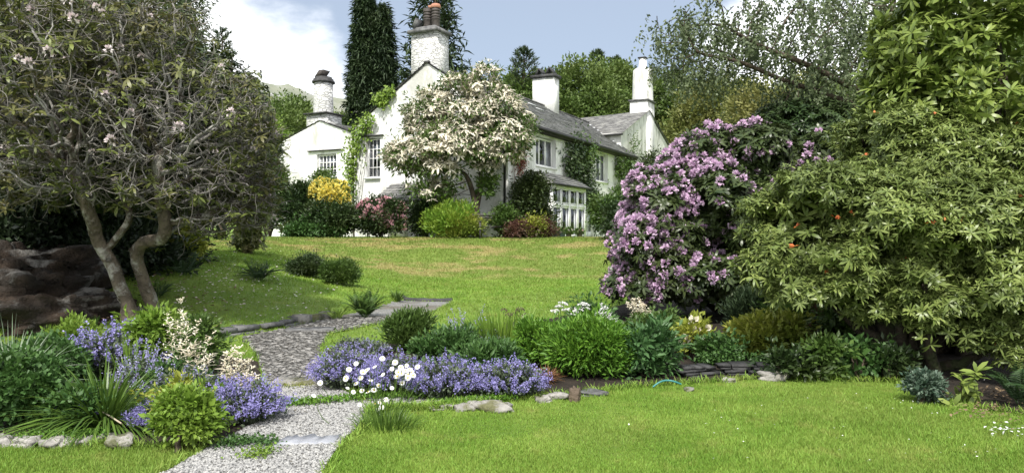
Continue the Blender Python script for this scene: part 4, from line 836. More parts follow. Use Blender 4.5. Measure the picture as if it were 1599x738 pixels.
# ------------------------------------------------------------------ rocks and the old rhododendron on the left
stone('rock_outcrop', 'large brown mossy outcrop with grey lichen at the left edge', 20, 530, 3.4, 1.75, 3.0, M_rock, 3, .3, 'rock', res=5, sink=.36, loc=gpt(20, 520) + np.array([-1.75, 1.6, 0]), rough=.5)
stone('boulder', 'mossy brown boulder sloping down from the outcrop to the trunks', 110, 500, 1.7, .75, 1.3, M_rock, 9, .5, 'rock', res=4, sink=.42, loc=gpt(85, 510) + np.array([-.2, .7, 0]), rough=.5)
stone('boulder', 'small half buried boulder between the two trunks', 225, 495, .45, .3, .4, M_rock, 5, .2, 'rock', res=2, sink=.4, loc=gpt(222, 500) + np.array([0, .1, 0]), rough=.5)
def crook(P, n):
    P = np.asarray(P, float); s = np.concatenate([[0], np.cumsum(np.linalg.norm(np.diff(P, axis=0), axis=1))]); q = np.linspace(0, s[-1], n); R = np.stack([np.interp(q, s, P[:, i]) for i in range(3)], -1); R[1:-1] = (R[:-2] + 4 * R[1:-1] + R[2:]) / 6; R[1:-1] += rng.normal(size=(n - 2, 3)) * .014; return R
def old_rhododendron():
    b1, b2 = gpt(206, 512), gpt(243, 503); d = b1[1]; t = thing('rhododendron', 'old sprawling rhododendron of bare twisted grey branches and few pale pink trusses', 'shrub', b1)
    def pp(L, d0, d1): return [at(x, y, d0 + (d1 - d0) * i / (len(L) - 1)) for i, (x, y) in enumerate(L)]
    A = [b1 - ZUP * .1] + pp([(200, 470), (186, 440), (176, 412), (163, 392)], d, d - .1); A2 = pp([(150, 372), (148, 352), (136, 330), (130, 300), (112, 262)], d - .15, d - .6); A3 = pp([(178, 378), (185, 364), (198, 352), (205, 335), (190, 310)], d - .1, d)
    B = [b2 - ZUP * .1] + pp([(240, 474), (226, 440), (218, 415), (209, 405), (213, 385), (226, 373), (247, 379), (258, 368), (262, 350), (250, 328), (249, 290), (245, 255)], b2[1], d - .6)
    rs = lambda P, n: crook(P, n)
    A, A2, A3, B = rs(A, 10), rs(A2, 12), rs(A3, 9), rs(B, 24)
    at_ = []
    for C, R, n in ((*ell(120, 170, d - .4, 190, 150, 1.9), 1150), (*ell(290, 210, d - .3, 150, 130, 1.7), 950), (*ell(20, 80, d - .2, 170, 150, 1.8), 650), (*ell(190, 60, d - .2, 150, 80, 1.5), 620), (*ell(350, 300, d, 85, 65, 1.2), 420), (*ell(40, 270, d - .6, 150, 60, 1.5), 420), (*ell(240, 290, d - .6, 120, 45, 1.2), 300), (*ell(385, 240, d + .2, 50, 90, 1.0), 420), (*ell(395, 325, d + .2, 45, 32, .7), 200), (*ell(330, 350, d, 70, 24, .6), 120)):
        v = rdir(n); f = rng.random(n) ** .40; at_.append(C + R * v * f[:, None])
    at_ = np.concatenate(at_)
    st = [(A, -1), (A2, 9), (A3, 9), (B, -1)]
    Nn, Pa = colonize(st, at_, .10, .14, 1.9, .50, 130)
    base = np.concatenate([np.linspace(.10, .085, 10), np.linspace(.066, .045, 12), np.linspace(.05, .03, 9), np.linspace(.088, .05, 24)]); base = base * (1 + .22 * rng.normal(size=len(base)))
    g = Geo(); g2 = Geo(); tips, R = skeleton(g, Nn, Pa, .0085, .10, 2.3, base, g2=g2)
    for i in (4, 8, 13, 38, 40, 46): # knots and sawn stubs
        v = nrm(rdir(1)[0] * np.array([1, .6, .4]) - np.array([0, .5, 0])); tube(g, np.stack([Nn[i], Nn[i] + v * base[min(i, 54)] * 1.7]), np.array([.05, .035]), 7)
    g.build('trunk', M_bark, t, smooth=True); g2.build('branches', M_twig, t, smooth=True); g = Geo()
    thin = np.flatnonzero(R < .016)
    for i in rng.choice(thin, 3800):
        v = nrm(rdir(1)[0] + ZUP * .1) * rng.uniform(.2, .5); tube(g, wiggle([Nn[i], Nn[i] + v * .5 + rng.normal(size=3) * .08, Nn[i] + v], 6, .08), np.linspace(.007, .004, 6), 3)
    g.build('twigs', noisemat('dark_twigs', (.21, .195, .18), (.095, .085, .075), 5, .85, .3, 25), t); g = Geo()
    cpx = CX + Nn[:, 0] / Nn[:, 1] * F; cpy = CY - (Nn[:, 2] - EYE) / Nn[:, 1] * F; pool = np.concatenate([tips, rng.choice(thin, 3200)])
    pr = np.clip(.30 + 1.1 * sstep(190, 40, cpy[pool]) + .7 * sstep(320, 400, cpx[pool]) + .35 * sstep(150, 40, cpx[pool]), 0, 1); pool = pool[rng.random(len(pool)) < pr]
    P = Nn[pool] + rng.normal(size=(len(pool), 3)) * .07; rosettes(g, P, nrm(ZUP + .5 * rdir(len(P)) - np.array([0, .25, 0])), 8, .125, .036, .05); g.build('foliage', L_rhol, t)
    g = Geo(); foliage(g, [ell(*q) for q in ((120, 140, d + 1.7, 190, 150, .8), (290, 190, d + 1.7, 130, 120, .8), (180, 290, d + 1.5, 190, 50, .6), (40, 40, d + 1.5, 170, 110, .8), (370, 290, d + 1.3, 50, 60, .5))], .14, .045, cover=1.3, style='rosette', inner=.2, el=0); g.build('rear_shade_foliage', L_rhod, t)  # dark leaves added behind the branches to stand for the crown's inner shade
    # flower trusses on the outer shoots
    g = Geo(); o0 = nrm(rdir(1)); truss(g, np.zeros((1, 3)), ZUP[None], .11, 26, .55); me = g.build('flower_truss', F_pink, None); data = me.data; bpy.data.objects.remove(me)
    fr = pool[np.argsort(rng.random(len(pool)))]; fr = [i for i in fr if Nn[i, 1] < d - .5 or cpx[i] > 380][:90]
    for i in fr: place('flower_truss', data, Nn[i] + ZUP * .06 + np.array([0, -.12, 0]), tuple(rng.uniform(0, .6, 2)) + (rng.uniform(0, 6),), rng.uniform(.4, .85), t)
old_rhododendron()
fern('fern', 'tiny fern growing in a crack of the brown rock', 118, 146, 456, 486, L_fern, 10, d=10.6)
fern('fern', 'dark fern in the gloom behind the twisted trunk', 255, 320, 385, 440, L_fernd, 18, d=15)
fern('fern', 'dim fern directly behind the right hand old trunk', 222, 270, 420, 480, L_fernd, 16, d=13.6)
bush('azalea', 'small yellow green azalea shrub at the foot of the twisted trunks', 'shrub', 262, 316, 352, 408, L_yel, .07, .03, d=16.5, rc=.12, cover=2.2)
bush('rhododendron', 'pale leaved little rhododendron at the end of the low twisted branches', 'shrub', 362, 414, 346, 384, L_rhol, .14, .045, d=22, style='rosette', cover=1.6, blossom=(F_pink, 6, .07, None))
fern('fern', 'dark dense fern alone on the bright grass of the mound', 374, 436, 394, 438, L_fernd, 26, spread=1.1)
bush('heather', 'low dark heathery shrub on the edge of the mound', 'shrub', 450, 512, 400, 436, L_dark, .06, .02, d=18.2, rc=.12, cover=2.4)
bush('heather', 'leafier green low shrub at the right of the heathery one', 'shrub', 500, 562, 408, 448, L_mid, .08, .022, d=17.6, rc=.12, cover=2.0, up=.6)
fern('fern', 'pale fresh fern by the low stone edge of the mound', 506, 546, 466, 500, L_fernl, 14)
fern('fern', 'tall dark green fern leaning over the gravel path', 536, 604, 440, 496, L_fern, 34, spread=.9)
straps('grass_tuft', 'little tuft of grass at the end of the mound beside the path', 'grass tuft', 600, 640, 450, 470, L_strap, 90, .02)

# ------------------------------------------------------------------ planting against the house (30 to 34 m away)
G_h = 'shrubs along the front of the house'
def hb(name, label, x0, x1, yt, yb, mat, L=.13, W=.06, d=30.5, cat='shrub', **kw):
    kw.setdefault('rc', .3); kw.setdefault('cover', 1.9); kw.setdefault('nleaf', 16); kw.setdefault('group', G_h)
    return bush(name, label, cat, x0, x1, yt, yb, mat, L, W, d=d, **kw)
hb('evergreen_shrub', 'tall dark layered evergreen left of the low wing', 372, 438, 190, 368, L_dark, d=32, depth=.8)
hb('evergreen_shrub', 'brownish green tall bush in front of the low wing corner', 392, 448, 240, 370, L_mid, d=30.6)
hb('evergreen_shrub', 'dark green bush under the wide small paned window', 436, 500, 286, 372, L_dark, d=30.2)
hb('evergreen_shrub', 'dark bush at the foot of the yellow azalea', 480, 560, 315, 374, L_dark, d=29.8)
hb('shrub', 'upright green shrub just below the wide small paned window', 488, 524, 262, 330, L_mid, d=31)
hb('azalea', 'golden yellow flowering azalea below the low wing', 480, 552, 280, 345, L_mid, d=30.3, blossom=(F_yel, 620, .17, lambda p, n: n[:, 2] > -.45), cover=1.0)
hb('rhododendron', 'pink flowering rhododendron in front of the porch', 552, 634, 308, 372, L_dark, d=29.9, blossom=(F_rose, 130, .17, None))
hb('ground_cover', 'low leafy edging along the terrace on the left', 420, 560, 352, 374, L_geran, .12, .08, d=29.6, depth=.3)
hb('evergreen_shrub', 'dark green bush beside the porch, behind the white flowered tree', 640, 690, 312, 368, L_dark, d=30.6)
hb('spurge', 'bright lime green leafy clump at the foot of the white flowered tree', 655, 748, 322, 372, L_lime, .14, .05, d=29.8, cat='perennial', up=.8)
hb('spurge', 'yellow tipped leafy clump in front of the lime green one', 690, 752, 338, 374, L_yel, .12, .04, d=29.5, cat='perennial', up=.8)
hb('laurel', 'glossy laurel bush against the corner of the house', 772, 804, 320, 372, L_mid, d=29.8)
hb('climbing_shrub', 'tall olive green shrub trained up the wall left of the bay window', 796, 866, 266, 372, L_rhod, d=30.9, depth=.45, cover=2.4)
hb('maple', 'low dark red maple by the wooden seat', 784, 836, 344, 374, L_red, .12, .05, d=29.6)
hb('maple', 'small dark red bush left of the bay window pots', 838, 862, 346, 374, L_red, .10, .05, d=29.8)
hb('shrub', 'small yellow green bush between the two red ones', 815, 850, 344, 374, L_yel, .10, .05, d=29.7)
hb('rose_bush', 'slender green rose bush below the white flowered tree', 704, 728, 326, 360, L_mid, d=30.7, cover=.8)
hb('evergreen_shrub', 'large mixed green bush right of the bay window', 925, 995, 298, 392, L_mid, d=30.5, cover=2.2)
hb('evergreen_shrub', 'broad olive bush between the bay window and the purple rhododendron', 985, 1060, 240, 390, L_rhod, d=31.5)
hb('evergreen_shrub', 'dark low bush at the edge of the lawn left of the purple rhododendron', 935, 985, 320, 400, L_dark, d=28.5)
def white_tree():
    d = 30.2; b = at(748, 366, d); b[2] = 1.6; t = thing('flowering_tree', 'small tree in front of the gable covered in layers of cream white flowers', 'tree', b)
    lob = [ell(*q) for q in ((715, 128, d, 24, 9, .6), (762, 118, d, 34, 11, .7), (690, 150, d, 34, 11, .8), (752, 146, d, 52, 13, 1.0), (795, 160, d, 30, 11, .8), (672, 178, d, 36, 12, .8), (735, 176, d - .4, 56, 14, 1.1), (800, 192, d, 34, 13, .9), (655, 206, d, 34, 12, .8), (712, 208, d - .5, 56, 15, 1.1), (785, 214, d - .3, 46, 13, 1.0), (646, 236, d, 36, 12, .8), (700, 238, d - .5, 50, 14, 1.0), (770, 236, d - .1, 44, 12, .8), (642, 256, d - .2, 30, 9, .7), (690, 266, d - .4, 40, 13, .9), (682, 288, d - .3, 32, 11, .8), (708, 296, d - .2, 22, 9, .6), (694, 308, d - .2, 18, 7, .5), (740, 262, d, 26, 9, .6))]
    lob = [(C + rng.normal(size=3) * np.array([.16, .12, .14]), R * rng.uniform(.65, 1.15) * np.array([1, 1, rng.uniform(1.0, 2.0)])) for C, R in lob]
    att = np.concatenate([C + R * rdir(26) * rng.random((26, 1)) ** .5 for C, R in lob]); tr = wiggle([b - ZUP * .1, at(745, 330, d), at(738, 300, d), at(728, 270, d)], 9, .05); tr2 = wiggle([at(745, 322, d), at(752, 280, d), at(748, 240, d)], 7, .05)
    Nn, Pa = colonize([(tr, -1), (tr2, 3)], att, .22, .3, 3, .25, 60); base = np.concatenate([np.linspace(.15, .09, 9), np.linspace(.11, .07, 7)]); g = Geo(); skeleton(g, Nn, Pa, .014, .14, 2.4, base); g.build('trunk', M_bark2, t, smooth=True)
    g = Geo(); foliage(g, lob, .20, .07, cover=.62, nleaf=10, rc=.28, gap=.2, droop=.3, inner=.2); foliage(g, [ell(756, 296, d - .1, 11, 14, .3), ell(768, 284, d - .1, 8, 9, .25)], .16, .08, cover=2, rc=.2, nleaf=14); g.build('foliage', L_mid, t)
    g = Geo(); p, nv = crownpts(lob, 4600, low=-.6); m = np.array([mnoise.noise(Vector(q * 1.1)) > -.30 + .42 * float(sstep(5.0, 3.0, q[2])) for q in p]); p, nv = p[m], nv[m]; k = len(p)
    rosettes(g, p + ZUP * .06 + rng.normal(size=p.shape) * .10, nrm(ZUP + .5 * nv + .45 * rdir(k)), 7, .20, .055, -.2, T6, .5); g.build('blossom', L_white, t)
white_tree()
# creepers on the walls: leaves pressed against a patch of wall
def creeper(label, plane, patches, mat, L, W, n, stemm=None, nst=2, sr=.013, name='climbing_plant', thick=.12, group='climbers on the house walls'):
    first = patches[0]; c = H(*first[:3]); t = thing(name, label, 'climber', [c[0], c[1], 1.6], group); g = Geo(); sg = Geo(); o = -1
    for (s_, t_, h_, ra, rh, f) in patches:
        k = int(n * f); u = rng.normal(size=(k, 2)) * .5; dpt = -np.abs(rng.normal(size=k)) * thick - .02
        if plane == 's': P = H(s_ + dpt, t_ + u[:, 0] * ra, h_ + u[:, 1] * rh); outv = -HU
        else: P = H(s_ + u[:, 0] * ra, t_ + dpt, h_ + u[:, 1] * rh); outv = -HT
        leaves(g, P, nrm(rdir(k) * .8 + outv * .3 - ZUP * .5), nrm(outv + ZUP * .5 + .5 * rdir(k)), L * rng.uniform(.7, 1.3, k), W, T4)
        for _ in range(nst):
            e = P[rng.integers(k)]; b0 = np.array([c[0] + rng.normal() * .08, c[1] + rng.normal() * .02, 1.55 if nst > 1 else e[2] - .7]); tube(sg, wiggle([b0, b0 * .5 + e * .5, e], 12, .10), np.linspace(sr, .006, 12), 4)
    g.build('foliage', mat, t); sg.build('stem', stemm or M_bark2, t); return t
creeper('leafy green climber up the drainpipe between the low wing and the gable', 's', [(0, 7.9, 2.6, .25, 1.0, .25), (0, 7.7, 4.2, .5, .8, .3), (0, 7.3, 4.9, .5, .5, .2), (0, 8.1, 3.4, .4, .7, .2), (-.1, 6.9, 5.3, .4, .35, .1)], L_brt, .16, .10, 900)
creeper('small tuft of bright climber on the left slope of the gable', 's', [(-.05, 6.2, 6.1, .45, .28, 1), (-.05, 5.75, 6.45, .25, .25, .3)], L_brt, .17, .10, 330, nst=1)
creeper('dark ivy covering the wall between the two upper windows', 't', [(7.2, -.02, 3.9, 1.5, 1.2, .35), (8.3, -.02, 3.2, 1.2, 1.6, .35), (6.3, -.02, 3.4, .8, .9, .1), (8.9, -.02, 2.2, 1.4, .6, .2)], L_dark, .17, .12, 3000, thick=.22)
creeper('bright green ivy top under the gutter among the dark ivy', 't', [(8.6, -.1, 4.2, .6, .8, 1)], L_mid, .17, .11, 420, thick=.3)
creeper('green climber on the wall right of the second upper window', 't', [(13.9, -.02, 4.0, .8, .6, .3), (13.4, -.02, 2.3, 1.2, .6, .4), (15.5, -.02, 4.3, .7, .6, .2), (14.8, -.02, 3.0, 1.2, .9, .3)], L_mid, .18, .11, 1300, thick=.2)
creeper('rust red stems of creeper hanging beside the corner drainpipe', 't', [(.7, -.02, 3.7, .55, .9, .6), (1.1, -.02, 3.2, .5, .9, .4)], L_vine, .16, .045, 900, stemm=L_vine, thick=.06)
creeper('thin leggy climber reaching up the far wing wall', 't', [(19.5, .7, 4.8, 1.6, 1.8, .5), (22.5, .7, 4.4, 1.6, 1.5, .4), (18.6, .7, 6.0, .3, .8, .1)], L_mid, .17, .09, 700, thick=.15)
creeper('reddish green plant tuft growing round the top of the far wing chimney', 't', [(22.8, .7, 11.3, .8, .5, .5), (23.6, .7, 11.6, .7, .6, .5)], L_rhod, .17, .09, 330, thick=.3, nst=1)

# ------------------------------------------------------------------ shrubs on the right
M_bark3 = noisemat('shaded_mossy_bark', (.05, .04, .028), (.028, .024, .016), 6, .9, .9, 14, c3=(.04, .05, .02), s3=3)  # brown mossy bark, darkened to carry the shade under the canopy
def rhodo(name, label, base, lob, mat, L, W, cover, trunkn=5, r=.07, el=.25, nros=8, low=-.55, inner=.25, rc=.1, gap=0.):
    t = thing(name, label, 'shrub', base); g = Geo(); foliage(g, lob, L, W, cover=cover, style='rosette', el=el, nros=nros, low=low, inner=inner, rc=rc, gap=gap, zmin=base[2] + .15); g.build('foliage', mat, t)
    g = Geo(); stems(g, base, [q for q in lob if q[1][0] > np.percentile([w[1][0] for w in lob], 84)], r, 1, 8); g.build('trunk', M_bark3, t, smooth=True); return t
LP = [ell(*q) for q in ((1080, 320, 14.6, 100, 95, 1.5), (1030, 385, 14.2, 82, 88, 1.3), (1150, 265, 15.2, 90, 66, 1.5), (1185, 355, 14.6, 110, 100, 1.4), (1265, 270, 15.4, 60, 60, 1.2), (1130, 440, 14, 130, 55, 1.2), (1230, 430, 13.8, 110, 55, 1.1), (1000, 440, 14, 50, 50, 1.0), (1150, 225, 15.4, 40, 30, .9))]
LP = sub(LP, 5, .40, 1.0)
pb = at(1140, 500, 14.8); pb[2] = float(ground_h(pb[0], pb[1]))
pr_ = rhodo('rhododendron', 'large rounded rhododendron covered in lilac purple flowers right of the lawn', pb, LP, L_rhod, .14, .042, 1.6, el=.1, gap=.1)
p, nv = crownpts(LP, 2200, low=-.45, zmin=pb[2] + .3); ppx = CX + p[:, 0] / p[:, 1] * F; ppy = CY - (p[:, 2] - EYE) / p[:, 1] * F
want = np.clip(.85 * sstep(1230, 1030, ppx) + .16, 0, 1) * (1 - .6 * sstep(360, 440, ppy) * (ppx > 1060)) * (1 - .65 * ((ppx > 1070) & (ppx < 1180) & (ppy > 330) & (ppy < 400))); sel = (rng.random(len(p)) < want) & (nv[:, 1] < .35); p, nv = p[sel], nv[sel]
o_ = np.argsort(p[:, 1]); p, nv = p[o_][:560], nv[o_][:560]; o_ = rng.permutation(len(p)); p, nv = p[o_], nv[o_]
tm = []
for _ in range(3): g = Geo(); truss(g, np.zeros((1, 3)), ZUP[None], .105, 30, .6); m_ = g.build('flower_truss', F_purp); tm.append(m_.data); bpy.data.objects.remove(m_)
for i in range(100):
    q = Vector(nrm(nv[i] + ZUP * .3)).to_track_quat('Z', 'Y').to_euler(); place('flower_truss', tm[i % 3], p[i] + nv[i] * .07, q, rng.uniform(.75, 1.25), pr_)
g = Geo(); truss(g, p[100:] + nv[100:] * .07, nrm(nv[100:] + ZUP * .3), .095, 26, .6); tag(g.build('flower_trusses', F_purp, pr_), kind='stuff')
DK = [ell(*q) for q in ((1250, 210, 16.6, 90, 50, 1.4), (1195, 235, 16.2, 50, 44, 1.0), (1310, 240, 16.6, 70, 60, 1.2), (1240, 190, 16.8, 50, 32, 1))]
kb = at(1260, 420, 17); kb[2] = float(ground_h(kb[0], kb[1])); rhodo('rhododendron', 'dark leaved rhododendron without flowers, top right behind the purple one', kb, DK, L_dark, .12, .04, 2.0, el=0)
LO = [ell(*q) for q in ((1335, 320, 9.4, 150, 62, 1.2), (1440, 240, 9.9, 120, 70, 1.2), (1270, 385, 9.2, 95, 55, 1.0), (1500, 340, 9.0, 130, 85, 1.2), (1570, 430, 8.6, 110, 75, 1.0), (1430, 415, 9.2, 120, 48, 1.0), (1640, 300, 9.2, 110, 130, 1.2), (1370, 215, 10.2, 62, 40, .9), (1230, 350, 9.5, 50, 50, .8), (1215, 415, 9.2, 50, 28, .6), (1310, 440, 8.9, 80, 26, .6), (1480, 470, 8.6, 80, 28, .6), (1590, 500, 8.3, 70, 34, .6), (1400, 455, 8.8, 50, 18, .5), (1260, 455, 8.9, 60, 26, .5), (1450, 500, 8.5, 34, 16, .3), (1540, 520, 8.3, 46, 18, .35), (1600, 545, 8.1, 50, 22, .4), (1360, 480, 8.8, 40, 16, .3))]
LO = sub(LO, 6, .40)
ob = gpt(1440, 596) + np.array([.1, .5, 0]); ob[2] = float(ground_h(ob[0], ob[1]))
orh = rhodo('rhododendron', 'huge olive green rhododendron spreading in layers over the right of the lawn', ob, LO, L_rho, .095, .0215, 1.6, el=.22, low=-.5, inner=.25, gap=.24, rc=.10, r=.085, nros=9)
g0 = Geo(); leaves(g0, np.zeros((5, 3)), nrm(np.array([[.3, 0, 1], [-.3, .1, 1], [0, .3, 1], [0, -.3, .8], [.2, .2, -.4]])), rdir(5), .06, .03); b_ = g0.build('orange_bud', F_org); bd = b_.data; bpy.data.objects.remove(b_)
p, nv = crownpts(LO, 300, low=-.4); m = (nv[:, 1] < -.2); p, nv = p[m][:34], nv[m][:34]
for i in range(len(p)): place('orange_bud', bd, p[i] + nv[i] * .06, tuple(rng.uniform(0, 6, 3)), rng.uniform(.7, 1.2), orh)
LB = [ell(*q) for q in ((1480, 95, 10.2, 105, 62, 1.1), (1585, 70, 9.8, 100, 80, 1.1), (1430, 150, 10.2, 72, 44, .9), (1545, 185, 9.8, 100, 48, 1.0), (1640, 160, 9.4, 90, 110, 1.1), (1510, 15, 10.2, 90, 60, 1.0), (1400, 110, 10.4, 44, 34, .7), (1440, 190, 10.3, 60, 30, .8), (1395, 165, 10.5, 46, 26, .7), (1420, 45, 10.5, 50, 34, .7), (1400, 215, 10.3, 50, 22, .6))]
LB = sub(LB, 5, .42)
bb = gpt(1560, 590) + np.array([.4, 1.6, 0]); bb[2] = float(ground_h(bb[0], bb[1]))
rhodo('rhododendron', 'tall rhododendron with big bright green leaf whorls in the top right corner', bb, LB, L_rhob, .165, .044, 1.0, el=.28, inner=.10, rc=.12, r=.10, nros=9, gap=.2)
# under the canopy
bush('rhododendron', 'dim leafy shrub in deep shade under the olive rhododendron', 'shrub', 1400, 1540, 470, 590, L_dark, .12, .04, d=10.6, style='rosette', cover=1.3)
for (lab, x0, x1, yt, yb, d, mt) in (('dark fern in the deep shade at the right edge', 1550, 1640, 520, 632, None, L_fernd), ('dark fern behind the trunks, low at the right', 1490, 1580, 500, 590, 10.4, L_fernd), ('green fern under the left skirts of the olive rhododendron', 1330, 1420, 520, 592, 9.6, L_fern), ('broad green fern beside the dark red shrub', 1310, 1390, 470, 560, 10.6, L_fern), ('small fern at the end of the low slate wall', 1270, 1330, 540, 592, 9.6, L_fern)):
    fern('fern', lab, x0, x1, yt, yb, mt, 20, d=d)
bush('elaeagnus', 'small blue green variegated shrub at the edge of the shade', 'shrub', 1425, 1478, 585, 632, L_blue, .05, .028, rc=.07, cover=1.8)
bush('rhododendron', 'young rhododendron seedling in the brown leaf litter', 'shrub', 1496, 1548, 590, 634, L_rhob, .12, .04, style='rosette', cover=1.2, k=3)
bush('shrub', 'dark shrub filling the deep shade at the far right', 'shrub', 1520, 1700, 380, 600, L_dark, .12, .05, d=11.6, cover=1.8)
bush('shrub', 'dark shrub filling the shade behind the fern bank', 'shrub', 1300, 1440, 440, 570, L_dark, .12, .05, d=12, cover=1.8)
for lab, x0, x1, yt, mt, L, Wd in (('glossy dark low shrub on the lawn edge right of the slate wall', 1205, 1275, 545, L_dark, .085, .04), ('yellowish low shrub between two dark ones on the right lawn edge', 1262, 1318, 530, L_mid, .08, .036), ('loose mid green leaves at the lawn edge under the olive rhododendron', 1312, 1378, 540, L_geran, .08, .05), ('dark glossy leaves at the lawn edge left of the trunks', 1368, 1430, 548, L_dark, .085, .034)):
    bush('shrub', lab, 'shrub', x0, x1, yt, 594, mt, L, Wd, rc=.12, cover=1.6, group='low shrubs on the right lawn edge', gap=.2)
bush('shrub', 'tall dim green shrub behind the low ones, left of the trunks', 'shrub', 1270, 1390, 470, 580, L_mid, .09, .04, d=10.2, rc=.15, cover=1.4, gap=.2)
# ------------------------------------------------------------------ right hand border
bush('maple', 'dark red leaved shrub at the foot of the lilac rhododendron', 'shrub', 1262, 1352, 455, 545, L_red, .09, .04, d=10.8, rc=.15, cover=1.7)
bush('shrub', 'yellow green shrub above the low slate wall', 'shrub', 1120, 1265, 488, 585, L_yel, .095, .048, d=10.2, rc=.16, cover=1.6, gap=.2)
bush('shrub', 'mid green shrub behind the yellow green one', 'shrub', 1190, 1300, 470, 575, L_mid, .09, .05, d=11, rc=.16, cover=1.8)
bush('yew', 'feathery dark upright conifer in front of the lilac rhododendron', 'conifer', 1142, 1196, 455, 540, L_con, .10, .018, d=11.4, rc=.15, cover=2.6, up=1.0)
bush('elder', 'golden variegated bush with pale leaves in the right hand border', 'shrub', 1056, 1106, 495, 580, L_yel, .09, .04, d=10, rc=.12, cover=1.8, blossom=(L_white, 9, .09, lambda p, n: n[:, 1] < 0))
bush('shrub', 'low green leafy plant left of the slate wall', 'shrub', 1090, 1150, 530, 585, L_geran, .07, .045, d=9.6, rc=.12)
bush('peony', 'blue green leafy perennial in the middle of the right hand border', 'perennial', 965, 1065, 515, 600, L_teal, .10, .035, d=8.9, rc=.16, cover=2.0)
bush('spurge', 'bright green rounded spurge mound in the right hand border', 'perennial', 855, 990, 500, 606, L_euph, .085, .024, d=8.9, rc=.12, cover=2.6, nleaf=18, up=.4)
bush('spurge', 'smaller green spurge left of the rounded mound', 'perennial', 800, 885, 505, 580, L_euph, .085, .024, d=9.5, rc=.12, cover=2.2, nleaf=18, up=.4)
bush('shrub', 'dark leafy plant behind the spurge mound', 'perennial', 885, 960, 478, 540, L_geran, .07, .04, d=11, rc=.13)
bush('shrub', 'green leafy plant under the cream plumes', 'perennial', 975, 1075, 495, 560, L_mid, .08, .045, d=10.8, rc=.13)
plumes('goatsbeard', 'white plumed perennial standing above the spurge mound', 925, 972, 470, 520, L_geran, F_wht, 9, d=10.6, low=.6, pl=.10, pw=.028, branches=40)
plumes('goatsbeard', 'cream plumed perennial at the foot of the lilac rhododendron', 976, 1040, 462, 528, L_geran, F_crm, 13, d=11.2, low=.6, pl=.10, pw=.026, branches=36)
# white umbel flowers
def umbels(label, x0, x1, yt, yb, d, n, mat, r=.05, name='umbel_flower', part='flower_head', cat='perennial', flat=.35, stemmat=None):
    c, w, h = box(x0, x1, yt, yb, d); t = thing(name, label, cat, c); g = Geo(); hd = []
    for i in range(n):
        e = c + np.array([((i + .5) / n - .5) * w, rng.normal() * .12, h * rng.uniform(.8, 1.0)]); b = c + np.array([((i + .5) / n - .5) * w * .5, rng.normal() * .08, 0]); P = wiggle([b, b * .5 + e * .5, e], 8, .04); tube(g, P, np.full(8, .0055), 4); hd.append(e)
    g.build('stems', stemmat or L_geran, t); g = Geo(); k = 46; v = rdir(k); v[:, 2] = np.abs(v[:, 2]); leaves(g, v * r * np.array([1, 1, flat]), nrm(v + ZUP * .6), rdir(k), r * .42, r * .36, T4); m_ = g.build(part, mat); me = m_.data; bpy.data.objects.remove(m_)
    for e in hd: place(part, me, e, (rng.normal() * .2, rng.normal() * .2, rng.uniform(0, 6)), rng.uniform(.8, 1.2), t)
umbels('airy plant of small white flower heads on thin stems above the border', 862, 918, 474, 560, 10.8, 15, F_wht)
umbels('bare stems topped by round brown allium seed heads', 782, 825, 486, 560, 10.8, 5, F_seed, .052, 'allium', 'seed_head', flat=1.0)
straps('iris', 'bright green sword leaved iris clump behind the lavender blue catmint', 'perennial', 738, 832, 488, 575, L_iris, 300, .034, .5, .35, d=10.4, jit=2.2)
straps('daylily', 'arching green daylily leaves at the right of the catmint', 'perennial', 790, 860, 540, 596, L_strap, 110, .022, .9, .7, d=9.6)
straps('sedge', 'bronze brown arching sedge at the end of the catmint', 'sedge', 818, 886, 570, 616, L_brz, 260, .010, 1.0, .9, d=8.4)
bush('phlox', 'upright leafy green phlox clump at the back of the catmint', 'perennial', 604, 672, 486, 560, L_mid, .085, .026, d=10.6, rc=.11, cover=2.4, up=.8)
bush('phlox', 'leafy green clump between two drifts of catmint', 'perennial', 640, 740, 520, 590, L_geran, .07, .03, d=9.6, rc=.11, cover=2.0, up=.5)
bush('phlox', 'dark green leafy clump in the middle of the catmint drift', 'perennial', 720, 810, 535, 600, L_geran, .07, .03, d=9.0, rc=.11, cover=1.8, up=.5)
G_n = 'drifts of catmint'
spikes('catmint', 'lavender blue catmint spilling over the gravel at the left end of the right border', 490, 592, 540, 612, L_nep, F_nep, 240, lean=.7, group=G_n)
spikes('catmint', 'lavender blue catmint around the white daisies', 560, 660, 550, 622, L_nep, F_nep, 230, lean=.6, group=G_n)
spikes('catmint', 'lavender blue catmint in front of the leafy phlox', 640, 745, 555, 628, L_nep, F_nep, 240, lean=.6, group=G_n)
spikes('catmint', 'deep lavender blue catmint beside the bronze sedge', 735, 845, 560, 626, L_nep, F_nep, 260, lean=.7, group=G_n)
spikes('catmint', 'paler catmint drift behind, left of the phlox', 520, 610, 530, 580, L_nep, F_nepp, 130, d=10.2, lean=.6, group=G_n)
spikes('catmint', 'hazy blue catmint drift at the back of the border', 660, 790, 515, 580, L_nep, F_nepp, 200, d=10.2, lean=.6, group=G_n)
spikes('speedwell', 'tall thin blue grey speedwell spires above the catmint', 690, 770, 478, 570, L_nep, F_nepp, 26, d=10.6, lean=.25, frac=.42, nfl=34, thick=.012, lcover=.6, lowh=.35)
